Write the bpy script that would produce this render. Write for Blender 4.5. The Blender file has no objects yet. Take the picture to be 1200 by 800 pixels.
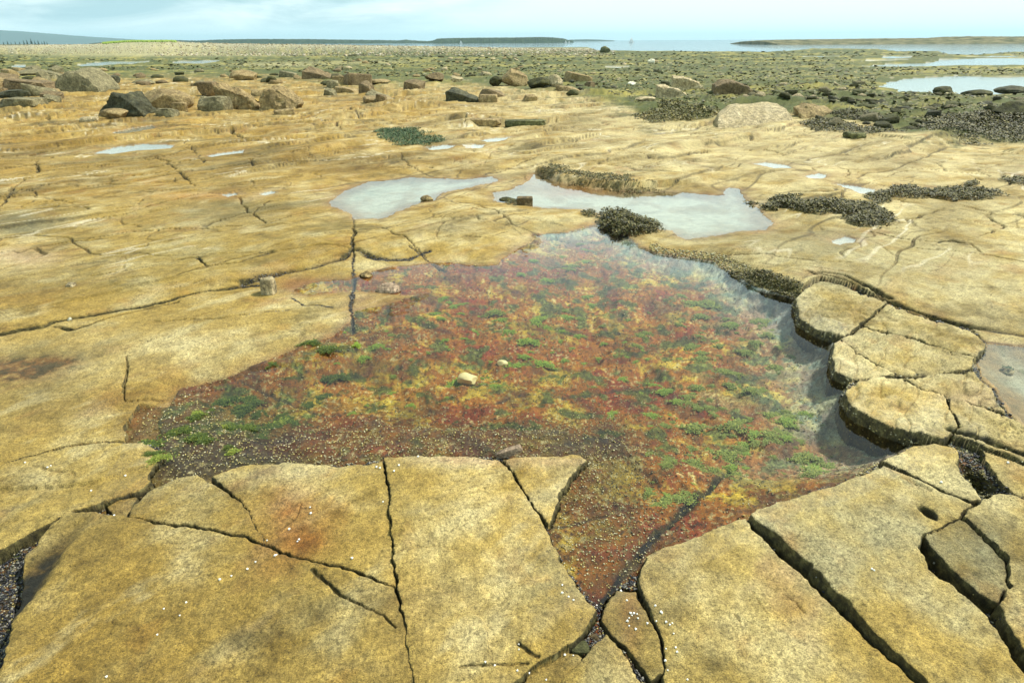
import bpy, bmesh, math, random
import numpy as np
from mathutils import Vector, Matrix
random.seed(7); RNG = np.random.default_rng(7)
R = math.radians
C = bpy.context.scene.collection
scene = bpy.context.scene

# ------------------------------------------------------------------ camera model (photo is 1200 x 800)
F = 720.0; CAMZ = 1.6; PITCH = math.atan((400-48)/F); ROLL = math.atan(6.5/1200)
fw = np.array([0, math.cos(PITCH), -math.sin(PITCH)])
r0 = np.array([1.0, 0, 0]); u0 = np.array([0, math.sin(PITCH), math.cos(PITCH)])
rt = r0*math.cos(ROLL) - u0*math.sin(ROLL); up = u0*math.cos(ROLL) + r0*math.sin(ROLL)
SEA = -1.6
_Y = [-50, 12, 20, 30, 60, 100, 160, 230, 600]
_Z = [0, 0, -0.06, -0.22, -0.75, -1.12, -1.30, -1.36, -1.42]
def zb(Y): return np.interp(Y, _Y, _Z)
def W(px, py, h=0.0):
    """photo pixel -> point on the base ground profile raised by h"""
    d = fw*F + rt*(px-600) - up*(py-400)
    if d[2] > -0.05: d[2] = -0.05
    lo, hi = 1e-5, 3000.0/d[1] if d[1] > 1e-6 else 50.0
    for _ in range(60):
        m = 0.5*(lo+hi)
        if CAMZ + d[2]*m > zb(d[1]*m) + h: lo = m
        else: hi = m
    return (d[0]*lo, d[1]*lo)
def PW(pts, h=0.0): return np.array([W(a, b, h) for a, b in pts])
import time as _t
T0 = _t.time()
def tick(m): print('TICK', m, round(_t.time()-T0, 1))
def proj(X, Y, Z):
    P = np.stack([X, Y, Z-CAMZ], -1)
    dep = np.maximum(P@fw, 0.05)
    return 600+F*(P@rt)/dep, 400-F*(P@up)/dep, dep
def mpp(px, py):
    x, y = W(px, py)
    return (y*math.cos(PITCH) + (CAMZ-float(zb(y)))*math.sin(PITCH))/F     # metres per pixel there

# ------------------------------------------------------------------ noise
def _h(ix, iy, s):
    n = ix.astype(np.int32).view(np.uint32)*np.uint32(374761393) + iy.astype(np.int32).view(np.uint32)*np.uint32(668265263) + np.uint32((s*1442695041) & 0xffffffff)
    n = (n ^ (n >> np.uint32(13)))*np.uint32(1274126177)
    n = (n ^ (n >> np.uint32(16)))*np.uint32(2246822519)
    return n ^ (n >> np.uint32(15))
GC = np.cos(np.arange(256)*2*math.pi/256); GS = np.sin(np.arange(256)*2*math.pi/256)
def noise(x, y, s=0):
    x0 = np.floor(x); y0 = np.floor(y); fx = x-x0; fy = y-y0
    ux = fx*fx*fx*(fx*(fx*6-15)+10); uy = fy*fy*fy*(fy*(fy*6-15)+10)
    def g(ix, iy, dx, dy):
        a = _h(ix, iy, s) >> np.uint32(24)
        return GC[a]*dx + GS[a]*dy
    a = g(x0, y0, fx, fy); b = g(x0+1, y0, fx-1, fy); c = g(x0, y0+1, fx, fy-1); d = g(x0+1, y0+1, fx-1, fy-1)
    return 1.5*((a*(1-ux)+b*ux)*(1-uy) + (c*(1-ux)+d*ux)*uy)
from concurrent.futures import ThreadPoolExecutor
POOLX = ThreadPoolExecutor(4)
def par(fn, x, *a):
    if x.ndim < 2 or x.size < 20000: return fn(x, *a)
    n = max(1, x.shape[0]//40); xs = np.array_split(x, n); ys_ = np.array_split(a[0], n)
    r = list(POOLX.map(lambda t: fn(t[0], t[1], *a[1:]), zip(xs, ys_)))
    return tuple(np.concatenate(q) for q in zip(*r)) if isinstance(r[0], tuple) else np.concatenate(r)
def fbm(x, y, sc, o=4, s=0, gain=.5): return par(fbm_, x, y, sc, o, s, gain)
def fbm_(x, y, sc, o=4, s=0, gain=.5):
    t = np.zeros_like(x); a = 1.0; f = 1.0/sc; n = 0
    for k in range(o):
        t += a*noise(x*f+17.3*k, y*f-9.1*k, s+k*7); n += a; a *= gain; f *= 2.03
    return t/n*1.4
def sm(a, b, x):
    t = np.clip((x-a)/(b-a), 0, 1); return t*t*(3-2*t)
def voro(x, y, s=0): return par(voro_, x, y, s)
def voro_(x, y, s=0):
    """distance to nearest and second nearest feature point, id hash"""
    x0 = np.floor(x); y0 = np.floor(y)
    d1 = np.full_like(x, 9.0); d2 = np.full_like(x, 9.0); hid = np.zeros_like(x)
    for i in (-1, 0, 1):
        for j in (-1, 0, 1):
            h1 = _h(x0+i, y0+j, s)/4294967296.0; h2 = _h(x0+i, y0+j, s+91)/4294967296.0
            d = np.hypot(x0+i+h1-x, y0+j+h2-y)
            m = d < d1
            d2 = np.where(m, d1, np.minimum(d2, d)); hid = np.where(m, h1*.5+h2*.5, hid); d1 = np.where(m, d, d1)
    return d1, d2, hid

# ------------------------------------------------------------------ polygon / polyline fields
def pdist(X, Y, poly, closed=True, margin=1.0):
    """signed distance (negative inside) for closed polys; far points get +margin"""
    out = np.full(X.shape, float(margin))
    m = (X > poly[:, 0].min()-margin) & (X < poly[:, 0].max()+margin) & (Y > poly[:, 1].min()-margin) & (Y < poly[:, 1].max()+margin)
    if not m.any(): return out
    x = X[m]; y = Y[m]; d = np.full(x.shape, float(margin)**2); ins = np.zeros(x.shape, bool)
    n = len(poly)
    for i in range(n if closed else n-1):
        ax, ay = poly[i]; bx, by = poly[(i+1) % n]
        ex, ey = bx-ax, by-ay
        t = np.clip(((x-ax)*ex+(y-ay)*ey)/(ex*ex+ey*ey+1e-12), 0, 1)
        d = np.minimum(d, (x-ax-t*ex)**2+(y-ay-t*ey)**2)
        if closed and ay != by:
            c = ((ay > y) != (by > y)) & (x < (bx-ax)*(y-ay)/(by-ay)+ax)
            ins ^= c
    d = np.sqrt(d)
    out[m] = np.where(ins, -d, d)
    return out

# ------------------------------------------------------------------ traced shapes
ZW = -0.045
POOL = [(210,459),(262,446),(319,421),(392,394),(410,376),(418,364),(440,362),(470,352),(496,345),(460,345),(424,342),(400,342),(364,346),(345,341),(352,336),(378,330),(408,328),(440,318),(467,313),(512,309),(531,309),(565,312),(584,311),(588,303),(610,292),(628,281),(625,275),(670,273),(684,267),(700,262),(715,268),(737,276),(746,288),(770,298),(800,303),(834,307),(856,320),(890,339),(931,350),(937,372),(961,384),(991,393),(976,402),(978,432),(1002,441),(987,459),(995,474),(1040,496),(1070,507),(1107,516),(1070,524),(1032,543),(969,573),(927,586),(890,594),(875,603),(800,637),(771,642),(750,667),(704,716),(692,710),(662,669),(643,628),(640,609),(650,575),(665,556),(680,545),(677,536),(606,537),(584,538),(542,536),(451,538),(400,549),(337,547),(285,549),(247,560),(214,562),(185,585),(160,585),(185,540),(192,518),(186,498)]
MP1 = [(385,238),(400,224),(435,213),(480,209),(540,210),(578,207),(582,213),(560,218),(545,221),(515,228),(510,235),(490,238),(470,247),(445,257),(415,256),(400,246)]
MP2 = [(626,204),(636,205),(650,214),(692,221),(755,226),(800,226),(845,229),(855,220),(869,222),(872,234),(890,246),(905,261),(899,270),(860,271),(827,277),(809,281),(797,276),(785,269),(767,268),(740,262),(715,256),(700,250),(690,247),(680,244),(662,244),(635,244),(614,241),(599,238),(578,234),(579,226),(599,222),(614,216)]
RP = [(1158,404),(1180,405),(1230,410),(1300,430),(1300,560),(1230,515),(1200,496),(1182,480),(1168,455),(1150,440),(1147,424)]
PUD = {
 'pud_a': ([(106,176),(133,168),(167,164),(207,166),(200,170),(160,172),(130,177)], .5),
 'pud_b': ([(240,181),(262,177),(286,174),(280,178),(250,182)], .5),
 'pud_c': ([(134,153),(150,149),(178,145),(181,148),(160,152),(140,155)], .5),
 'pud_d': ([(543,169),(556,166),(568,167),(560,171),(545,172)], .4),
 'pud_e': ([(563,161),(580,158),(600,157),(590,161),(570,163)], .4),
 'pud_f': ([(500,172),(520,169),(535,170),(525,174),(505,175)], .4),
 'pud_g': ([(884,192),(900,190),(925,194),(928,197),(905,197)], .4),
 'pud_h': ([(982,214),(1000,216),(1028,221),(1026,227),(1008,226),(992,219)], .4),
 'pud_i': ([(973,281),(990,277),(1006,280),(1000,284),(982,287),(975,285)], .3),
 'pud_j': ([(946,206),(958,203),(968,205),(962,209),(950,209)], .3),
 'pud_k': ([(258,228),(275,226),(281,228),(268,231)], .3),
 'pud_l': ([(305,226),(316,223),(324,225),(312,228)], .3),
 'lag_a': ([(1030,100),(1060,95),(1117,92),(1170,93),(1240,92),(1240,104),(1190,107),(1130,110),(1100,108),(1080,108),(1050,105)], 3),
 'lag_b': ([(1005,78),(1040,75),(1095,74),(1102,71),(1150,70),(1240,69),(1240,76),(1150,76.5),(1090,77.5),(1040,78.5)], 6),
 'lag_c': ([(1028,67.5),(1048,66),(1068,66.5),(1062,68.5),(1040,69)], 6),
 'lag_d': ([(1120,68),(1150,66.5),(1175,66),(1240,66),(1240,67.5),(1170,68)], 6),
 'lag_h': ([(700,79.5),(730,78.8),(742,79.2),(725,80)], 4),
 'lag_i': ([(1010,70.2),(1060,69.9),(1064,70.8),(1020,71.2)], 4),
 'lag_j': ([(940,66.5),(975,66),(990,66.5),(960,67.3)], 4),
 'lag_e': ([(90,76),(118,73),(150,72.5),(178,72),(170,74),(130,75.5),(100,77.5)], 4),
 'lag_f': ([(200,73),(225,71.5),(258,71),(245,74),(210,75)], 4),
 'lag_g': ([(14,78.5),(20,76.5),(30,77),(26,79)], 3),
}
# slabs: px outline, top height, tint (0 ochre .. 1 grey), label
SLABS = [
 ('big', [(75,601),(110,601),(150,607),(225,618),(285,629),(345,650),(400,666),(459,684),(467,720),(477,768),(486,830),(500,1000),(-120,1000),(-30,850),(0,800),(14,770),(17,742),(10,715),(24,690),(32,650),(50,625)], .012, .1, 'largest ochre granite slab filling the bottom left corner, speckled with white snail shells', .05),
 ('round', [(150,605),(158,590),(172,577),(196,564),(214,558),(232,556),(255,571),(284,590),(296,612),(310,636),(285,627),(225,616)], .006, .1, 'half-round brown slab above the largest slab, just left of a faint rusty joint', .03),
 ('plug', [(128,592),(140,585),(160,583),(152,596),(148,604),(136,604)], -.02, .2, 'small rounded brown rock wedged in the mussel crack beside the half-round slab', .03),
 ('left', [(-160,600),(-60,562),(0,547),(38,534),(75,524),(124,517),(169,517),(187,526),(184,537),(169,552),(172,562),(161,572),(131,583),(94,596),(67,608),(30,626),(0,641),(-60,668),(-160,720)], .004, .3, 'wedge-shaped tan slab at the left edge between two dark cracks', .03),
 ('mid', [(251,559),(285,546),(337,544),(400,546),(448,540),(453,580),(458,640),(461,682),(400,664),(345,648),(313,636),(299,612),(287,590)], .004, .15, 'ochre slab with a rusty stain touching the near shore of the big pool', .03),
 ('centre', [(452,535),(490,533),(542,532),(584,535),(599,553),(620,585),(639,617),(662,666),(695,714),(688,728),(669,749),(640,770),(619,784),(600,800),(560,880),(540,1000),(505,1000),(490,830),(482,786),(475,750),(466,690),(459,620)], .01, .3, 'tall pale tan slab at bottom centre, smooth, bounded by a straight black crack on its left', .04),
 ('wedge', [(590,538),(606,535),(677,533),(684,538),(668,552),(658,572),(650,592),(643,611),(622,585),(604,556)], -.003, .35, 'narrow triangular slab with a pinkish rim poking into the pool', .025),
 ('finger', [(724,692),(745,690),(756,715),(770,744),(775,789),(765,794),(752,776),(737,757),(719,740),(707,726),(712,708)], -.012, .2, 'finger-shaped brown rock with a cluster of white snail shells, between two black cracks', .03),
 ('apex', [(711,742),(722,752),(737,775),(752,800),(790,900),(800,1000),(600,1000),(640,840),(660,796),(685,766)], .0, .4, 'pointed pale slab at the bottom edge with its apex at the crossing of the cracks', .03),
 ('strip', [(621,790),(640,777),(664,760),(680,765),(679,776),(656,799),(632,840),(590,960),(548,960),(572,880)], -.01, .25, 'slim brown strip of rock squeezed between the pale pointed slab and the tall centre slab', .02),
 ('right', [(748,675),(758,652),(771,641),(800,635),(840,618),(874,604),(882,620),(905,642),(938,668),(972,706),(1008,738),(1048,776),(1075,803),(1150,900),(1230,1000),(830,1000),(782,830),(779,790),(778,748),(764,706)], .004, .45, 'large yellowish slab at bottom right of centre, left of the long dark step', .05),
 ('step', [(880,600),(890,592),(927,584),(969,571),(1034,543),(1077,560),(1111,577),(1138,590),(1124,607),(1100,617),(1081,627),(1077,639),(1089,665),(1111,680),(1137,702),(1160,721),(1182,755),(1197,785),(1230,840),(1330,1000),(1240,1000),(1180,895),(1110,820),(1085,793),(1055,765),(1018,728),(985,696),(950,656),(918,630),(893,612)], .035, .7, 'broad greyish speckled slab raised above the long dark step at lower right', .05),
 ('tip', [(1036,540),(1070,523),(1096,519),(1119,524),(1128,545),(1136,562),(1147,584),(1139,587),(1111,575),(1077,558)], .01, .45, 'tan slab at the right tip of the big pool, beside the black pothole', .03),
 ('grey', [(1084,628),(1100,620),(1124,610),(1150,629),(1179,658),(1180,686),(1170,701),(1150,693),(1125,670),(1100,648)], .03, 1.0, 'flat grey block with dark sides sunk between tan slabs near the right edge', .02),
 ('edge', [(1128,607),(1149,589),(1168,578),(1190,580),(1260,612),(1420,700),(1420,980),(1330,960),(1262,860),(1225,800),(1200,752),(1172,706),(1183,688),(1183,656),(1153,627)], .04, .35, 'orange tan slab cut off by the right edge of the photo', .03),
 ('h1', [(935,350),(943,339),(961,331),(987,337),(1017,349),(1038,357),(1025,365),(1010,374),(1002,380),(991,391),(961,383),(938,369)], .03, .5, 'weed-sided block jutting into the pool, farthest of the broken blocks', .03),
 ('h2', [(1040,359),(1077,372),(1137,391),(1156,402),(1145,416),(1122,413),(1074,395),(1025,383),(1013,379),(1027,367)], .02, .45, 'long tan block reaching right to the small side pool', .03),
 ('h3', [(984,398),(1012,386),(1060,395),(1100,408),(1141,421),(1138,430),(1090,437),(1052,435),(1024,423),(1002,410)], .018, .6, 'greyish flat block in the middle of the broken blocks, second row from the pool', .025),
 ('h4', [(976,404),(984,400),(1000,412),(1023,425),(1050,437),(1038,440),(1002,441),(979,432)], .018, .5, 'small low block with a mussel-dark front at the pool, middle of the broken blocks', .02),
 ('h5', [(989,459),(1003,446),(1038,441),(1060,444),(1083,460),(1104,464),(1113,480),(1120,499),(1107,511),(1070,505),(1040,495),(1000,474)], .028, .5, 'smooth oval block overhanging the pool, nearest of the broken blocks', .03),
 ('h6', [(1107,464),(1140,474),(1175,487),(1200,500),(1260,530),(1300,570),(1240,560),(1200,538),(1150,520),(1118,509),(1123,500),(1115,480)], .02, .5, 'tan block between the oval block and the right edge of the photo', .03),
 ('h7', [(1062,444),(1092,441),(1140,437),(1163,455),(1178,480),(1140,470),(1106,461),(1086,458)], .012, .55, 'low pinkish block beside the small side pool', .02),
]
FZ = [(-300,640),(0,546),(75,522),(124,515),(187,515),(200,560),(250,558),(450,533),(690,530),(700,620),(745,667),(800,634),(875,603),(1032,541),(1096,517),(1120,520),(1150,527),(1170,560),(1190,575),(1300,610),(1450,690),(1450,1000),(-300,1000)]
HZ = [(931,350),(943,335),(961,328),(1000,336),(1040,354),(1081,368),(1137,383),(1158,400),(1147,420),(1150,440),(1168,455),(1182,480),(1200,498),(1280,530),(1300,580),(1200,540),(1110,517),(1040,497),(990,475),(985,458),(1000,441),(976,432),(974,402),(988,394),(937,372)]
# cracks: width m, depth m, points
CR = [
 (.022,.07,[(-80,405),(0,389),(22,384),(49,380),(62,374),(90,369),(131,362),(169,356),(210,346),(232,341),(262,337),(285,333),(303,331)]),
 (.010,.03,[(62,380),(86,384),(124,371),(172,359),(205,352)]),
 (.03,.07,[(285,330),(310,322),(345,316),(372,310),(400,303),(414,294),(437,298),(456,301),(479,300),(501,292)]),
 (.012,.04,[(-60,214),(0,209),(34,207),(52,203)]),(.010,.03,[(0,246),(8,228),(22,215),(30,208)]),(.008,.03,[(22,221),(56,232),(86,239)]),
 (.02,.04,[(112,256),(142,251),(165,247),(195,237),(232,228),(262,228)]),
 (.014,.05,[(274,230),(292,247),(311,262)]),(.008,.03,[(315,236),(296,249)]),(.006,.02,[(315,262),(356,249),(380,246)]),
 (.010,.04,[(101,279),(150,271),(180,268),(232,267),(285,264)]),
 (.012,.04,[(210,305),(232,303),(247,314),(270,307),(319,296)]),(.012,.04,[(210,324),(240,314),(262,312),(277,311),(319,298)]),
 (.008,.03,[(109,323),(150,317),(187,311)]),(.006,.02,[(150,327),(172,327)]),(.006,.02,[(205,336),(240,329)]),
 (.012,.05,[(208,200),(218,208),(227,217)]),(.008,.03,[(160,227),(187,226),(213,222)]),
 (.0045,.02,[(148,414),(146,440),(145,462),(146,468),(180,464),(232,453),(277,442)]),(.004,.008,[(150,410),(180,395),(260,382),(340,372)]),
 (.008,.03,[(341,344),(356,354),(375,355),(390,356)]),(.006,.02,[(180,375),(260,372),(340,360)]),
 (.014,.05,[(413,250),(414,275),(414,297),(413,324),(411,350),(413,380)]),
 (.01,.05,[(479,288),(501,301),(520,311)]),(.01,.04,[(546,277),(565,277),(595,269)]),(.012,.05,[(560,240),(580,247),(599,260),(632,271),(670,273)]),
 (.008,.03,[(512,228),(542,239),(576,249)]),(.008,.03,[(440,262),(480,285),(500,299)]),(.006,.02,[(590,248),(620,255),(660,262)]),(.006,.02,[(450,270),(470,262),(520,255)]),
 (.012,.05,[(1021,271),(1040,277),(1070,279),(1100,282),(1115,279),(1130,282)]),
 (.010,.02,[(1021,271),(1040,262),(1070,256),(1119,257),(1200,267),(1260,275)]),(.008,.03,[(1077,290),(1119,292),(1167,299),(1200,307),(1260,320)]),
 (.016,.05,[(946,322),(987,331),(1020,340),(1040,352),(1081,366),(1137,382),(1200,392),(1280,405)]),
 (.012,.04,[(958,322),(987,326),(1010,335),(1045,350)]),(.012,.04,[(1062,365),(1100,372),(1156,398),(1200,402),(1280,415)]),
 (.01,.04,[(600,177),(633,180),(660,187)]),(.02,.06,[(667,150),(680,153),(690,158)]),(.02,.05,[(447,197),(477,198),(510,195)]),(.012,.04,[(475,186),(505,187)]),
 (.012,.04,[(400,127),(425,135)]),(.04,.09,[(273,150),(283,160),(300,157)]),(.014,.05,[(183,180),(195,188),(207,197)]),(.012,.05,[(42,187),(44,200)]),
 (.04,.10,[(-40,138),(0,135),(27,137),(63,128)]),(.02,.06,[(53,137),(63,143)]),(.012,.04,[(340,182),(363,177)]),(.010,.04,[(290,187),(300,197)]),
 (.025,.06,[(873,172),(900,173),(920,178)]),(.014,.05,[(807,182),(830,175)]),(.016,.05,[(1160,178),(1200,180),(1250,183)]),(.014,.05,[(1110,167),(1137,163)]),
 (.02,.06,[(365,118),(400,124),(430,140)]),(.02,.05,[(330,128),(370,136),(400,150)]),(.015,.05,[(210,152),(240,149),(262,153)]),
 (.015,.04,[(120,205),(180,201),(260,198)]),(.012,.04,[(320,196),(360,190),(400,186)]),(.012,.04,[(20,165),(60,161),(110,158)]),
 (.014,.04,[(700,178),(740,183),(790,190)]),(.012,.04,[(560,205),(600,196),(640,186)]),(.010,.03,[(850,300),(920,306),(1000,310)]) ,
 (.012,.04,[(220,160),(225,175),(240,190)]),(.012,.04,[(470,180),(480,195),(510,207)]),
 # slabs' own small fractures
 (.005,.02,[(367,667),(397,699),(430,712),(449,721),(462,736)]),(.003,.006,[(467,650),(490,644),(520,646),(550,650)]),
 (.004,.012,[(539,785),(569,779),(617,779)]),(.006,.015,[(606,755),(615,762),(629,772)]),(.004,.01,[(920,695),(934,703),(942,717)]),
 (.003,.008,[(881,690),(892,703),(900,714)]),(.003,.008,[(860,720),(866,730)]),(.004,.012,[(1055,567),(1072,573),(1089,581)]),(.004,.01,[(1172,582),(1200,592),(1230,600)]),
 (.004,.01,[(38,545),(60,550),(88,557)]),(.004,.01,[(326,622),(345,608),(355,590)]),
 (.014,.05,[(1111,507),(1137,515),(1165,524),(1200,536),(1250,555)]),
 # pool bed
 (.018,.04,[(704,714),(737,669),(770,628),(800,594),(830,564),(862,530)]),(.008,.02,[(647,624),(680,616),(711,605)]),
 (.008,.02,[(560,470),(580,461),(610,449),(640,447),(662,453),(685,446),(740,430)]),(.008,.02,[(380,480),(420,470),(460,462),(500,448)]),(.008,.02,[(280,446),(330,462),(380,480)]),
]
CRW = [(w, dp, PW(p, -0.05 if i >= len(CR)-5 else 0.0)) for i, (w, dp, p) in enumerate(CR)]

# ------------------------------------------------------------------ terrain grid
pys = list(np.arange(812, 390, -1.15)) + list(np.arange(390, 95, -.72)) + list(np.arange(95, 57.2, -.95))
Ys = [W(600, p)[1] for p in pys]
near = list(np.linspace(-1.6, Ys[0], 70, endpoint=False))
far = list(np.geomspace(Ys[-1]*1.012, 520, 34))
Ys = np.array(near + Ys + far)
cols = np.concatenate([-190-np.geomspace(6, 5200, 46)[::-1], np.linspace(-190, 1390, 1330), 1390+np.geomspace(6, 5200, 46)])
NR, NC = len(Ys), len(cols)
dep = np.maximum(Ys*math.cos(PITCH) + (CAMZ-zb(Ys))*math.sin(PITCH), 1.15)
S = (cols-600)/F
X = dep[:, None]*S[None, :]; Y = np.repeat(Ys[:, None], NC, 1)
print('grid', NR, NC)
U, V, DEP = proj(X, Y, zb(Y))                                        # where the base ground shows in the photo
farw = sm(6, 14, Y)
wx = 0.007*fbm(X, Y, .045, 3, 3, .6)+0.014*fbm(X, Y, .22, 4, 1, .6) + farw*.10*fbm(X, Y, 1.1, 3, 2)
wy = 0.007*fbm(X, Y, .045, 3, 8, .6)+0.014*fbm(X, Y, .22, 4, 5, .6) + farw*.10*fbm(X, Y, 1.1, 3, 6)
mid = sm(3.2, 6.5, Y)
wx = wx + mid*.055*fbm(X, Y, .38, 4, 21, .6); wy = wy + mid*.085*fbm(X, Y, .45, 4, 22, .6)
vf = sm(60, 20, Y)
Xw = X+wx*vf; Yw = Y+wy*vf
shoretops = sm(18, 40, Y)

# undulating bedrock with tilted strata
ang = math.atan2(W(400, 290)[1]-W(0, 389)[1], W(400, 290)[0]-W(0, 389)[0])
ca, sa = math.cos(ang), math.sin(ang)
_qx = X+.05*fbm(X, Y, .9, 2, 2); _qy = Y+.05*fbm(X, Y, .9, 2, 6); A = _qx*ca+_qy*sa; B = -_qx*sa+_qy*ca
und = .030*fbm(X, Y, 2.2, 3, 11) + farw*.07*fbm(X, Y, 4.5, 3, 12) 
def strata(lam, sd, ratio=6.0, warp=.7, st=.05):
    s = B/lam + warp*fbm(A, B*ratio*.5, lam*ratio*.7, 3, sd) + .12*fbm(X, Y, lam*.9, 2, sd+9)
    fr = s-np.floor(s); cell = np.floor(s)
    amp = sm(-.15, .5, noise(A/(lam*ratio*.55)+cell*7.7, cell*3.1, sd+3))
    fr = 1-fr
    stv = st+.05*farw; saw = np.where(fr < 1-stv, fr/(1-stv), (1-fr)/stv)
    return saw*amp, amp*sm(.93, .965, fr)*sm(1.0, .98, fr)
s1, e1 = strata(.85, 31); s2, e2 = strata(.33, 41, 7)
nearfade = .25+.75*sm(3.0, 6.5, Y)
damp = (1-.93*sm(20, 50, Y))*(1-.95*np.exp(-(((U-480)/70)**2+((V-160)/18)**2)**2))
z = zb(Y) + (und + (.065*s1 + .022*s2)*nearfade*(.5+.8*farw))*damp
s3, e3 = strata(2.4, 51, 4, .7, .08)
z += farw*.16*s3*damp - .05*farw*damp
# broken joints
vd1, vd2, vid = voro((A+.25*fbm(X, Y, .8, 3, 71))/1.9, (B+.25*fbm(X, Y, .8, 3, 72))/.8, 5)
jm = sm(.035, .0, vd2-vd1)*sm(.0, .35, fbm(X, Y, 1.6, 3, 73))*sm(3.2, 6, Y)
ve1, ve2, vid2 = voro((X+.18*fbm(X, Y, .6, 3, 74))/1.1, (Y+.22*fbm(X, Y, .6, 3, 75))/1.5, 15)
jm2 = sm(.022, .0, ve2-ve1)*sm(.02, .3, fbm(X, Y, 1.3, 3, 76))*sm(3.6, 6.5, Y)
def joint(c, sp, sd, wd): 
    t = c/sp+.22*fbm(X, Y, 1.8, 3, sd); return sm(wd, 0, np.abs(t-np.round(t))*sp)*sm(.05, .25, noise(X/3.1+np.round(t)*5.3, Y/3.7, sd+2))*sm(3.3, 5.5, Y)
jl = np.maximum(joint(B, 1.15, 301, .018+.006*np.clip(Y-5, 0, 8)), joint(A*.8+B*.6, 2.3, 305, .016+.002*np.clip(Y-5, 0, 8)))
jm2 = np.maximum(jm2, jl)
z -= (.035*jm+.025*jm2)*damp; z += .014*(vid2-.5)*sm(3, 6, Y)*damp; z += farw*.06*(vid-.5)*damp
z += .004*fbm(X, Y, .12, 4, 13)*sm(12, 6, Y) + .0016*fbm(X, Y, .03, 2, 14)*sm(9, 4, Y)
dk = np.maximum(np.maximum(.9*jm, .8*jm2), np.maximum(e1*.75, e2*.6)*nearfade)            # growth-filled joints
dk *= 1-shoretops

# rocky rough field beyond the shelf
yb = np.interp(U, [-200,0,60,130,200,330,430,500,600,680,720,760,830,880,930,1000,1050,1100,1250,1500], [97,97,94,92,90,90,101,98,102,112,120,134,140,124,133,140,154,163,166,168])
fld = sm(-5, 5, yb - V + 7*fbm(X, Y, 1.3, 3, 81))
z += fld*(.08*fbm(X, Y, .9, 4, 82)*sm(120, 30, Y) + .06*fbm(X, Y, 6, 4, 83)*sm(10, 40, Y) + .06*np.abs(fbm(X, Y, .45, 3, 84))*sm(60, 20, Y))
# cobble spit, far left
cz = np.interp(U, [-300,0,50,110,135,160,205,225,270,430,560,640,700,760], [1.0,1.0,1.12,1.25,1.9,2.15,2.1,1.6,1.25,.30,-.55,-1.1,-1.45,-1.9])
rg = sm(195, 248, Y)*sm(330, 255, Y)
spit = rg*(cz+1.4 > 0)
z = z + rg*np.maximum(cz+1.36, 0) + rg*.12*fbm(X, Y, 7, 3, 85)
# sink below the sea beyond the shore
ys = np.interp(U, [-200,640,700,900,930,952,1025,1050,1100,1110,1150,1187,1240,1500], [40,40,59,60.5,59,57,57,59.6,60,63.5,64,60.5,61,61])
snk = sm(.2, -1.6, V-ys)*(Y > 40)
z = z*(1-snk) + snk*(SEA-.8)
z = np.where((Y > 335), np.minimum(z, SEA-.5), z)

def gz(zz, xs, yy):
    j = np.clip(np.searchsorted(Ys, yy)-1, 0, NR-2)
    ty = np.clip((yy-Ys[j])/(Ys[j+1]-Ys[j]), 0, 1)
    dd = dep[j]*(1-ty)+dep[j+1]*ty
    q_ = xs/dd; i = np.clip(np.searchsorted(S, q_)-1, 0, NC-2); tx = np.clip((q_-S[i])/(S[i+1]-S[i]), 0, 1)
    return (zz[j, i]*(1-tx)+zz[j, i+1]*tx)*(1-ty) + (zz[j+1, i]*(1-tx)+zz[j+1, i+1]*tx)*ty

# raised ledges on one side of a line (px line, height, reach)
def ledge(pts, h, L, n=(0, 1)):
    global z
    p = PW(pts, ZW); d = pdist(Xw, Yw, p, False, 3.0)
    # side test with a shifted copy
    q = p + np.array(n)*.02; d2 = pdist(Xw, Yw, q, False, 3.0)
    side = sm(-.004, .012, d-d2)
    z += h*side*np.exp(-(d/L)**1.5)
ledge([(630,203),(650,213),(692,220),(755,225),(800,228)], .035, 2.2, (.3, 1))
ledge([(834,307),(856,320),(890,339),(931,350),(955,345)], .03, .9, (.6, .8))
ledge([(737,282),(770,298),(800,303),(834,307)], .03, .5, (0, 1))
ledge([(280,336),(345,322),(400,306),(450,303)], .035, .5, (-.3, 1))
ledge([(541,146),(590,147),(640,145),(660,142)], .12, .6, (0, 1))

tick('base')
# cracks
crk = np.zeros_like(z)
crd = np.zeros_like(z)
for w, dp, p in CRW:
    d = pdist(Xw, Yw, p, False, .35)
    w = np.maximum(w*(1-.5*sm(4, 7, Y)), np.minimum(.22*Y*Y/1152, .011))
    wv = w*(.45+.8*np.clip(.5+fbm(X, Y, .3, 2, 61), 0, 1.3))
    g = np.exp(-(d/wv)**2)*(d < .349)
    crd = np.maximum(crd, dp*g + dp*.12*np.exp(-d/(w*3))); crk = np.maximum(crk, np.exp(-(d/(wv*1.15))**2)*(d < .349)*min(1, dp/.03))
zt = z - crd

# pools
def blob0(px, py, rx, ry): return np.exp(-(((U-px)/rx)**2+((V-py)/ry)**2))
water = {}
pd = pdist(Xw, Yw, PW(POOL, ZW), True, 2.5)
steep = np.interp(U, [100,500,650,800,900,1300], [0,0,.1,.5,1,1])*sm(590, 500, V)
ins = np.maximum(-pd, 0)
floor = ZW + .004 - (.055+.10*steep)*(1-np.exp(-ins/(.22-.14*steep))) - .10*sm(.25, 1.6, ins) - .018*fbm(X, Y, .35, 3, 91) - .012*np.abs(fbm(X, Y, .09, 3, 92)) - .010*fbm(X, Y, .05, 3, 97, .7) + .03*sm(.1, .5, fbm(X, Y, .5, 4, 98))
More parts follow.
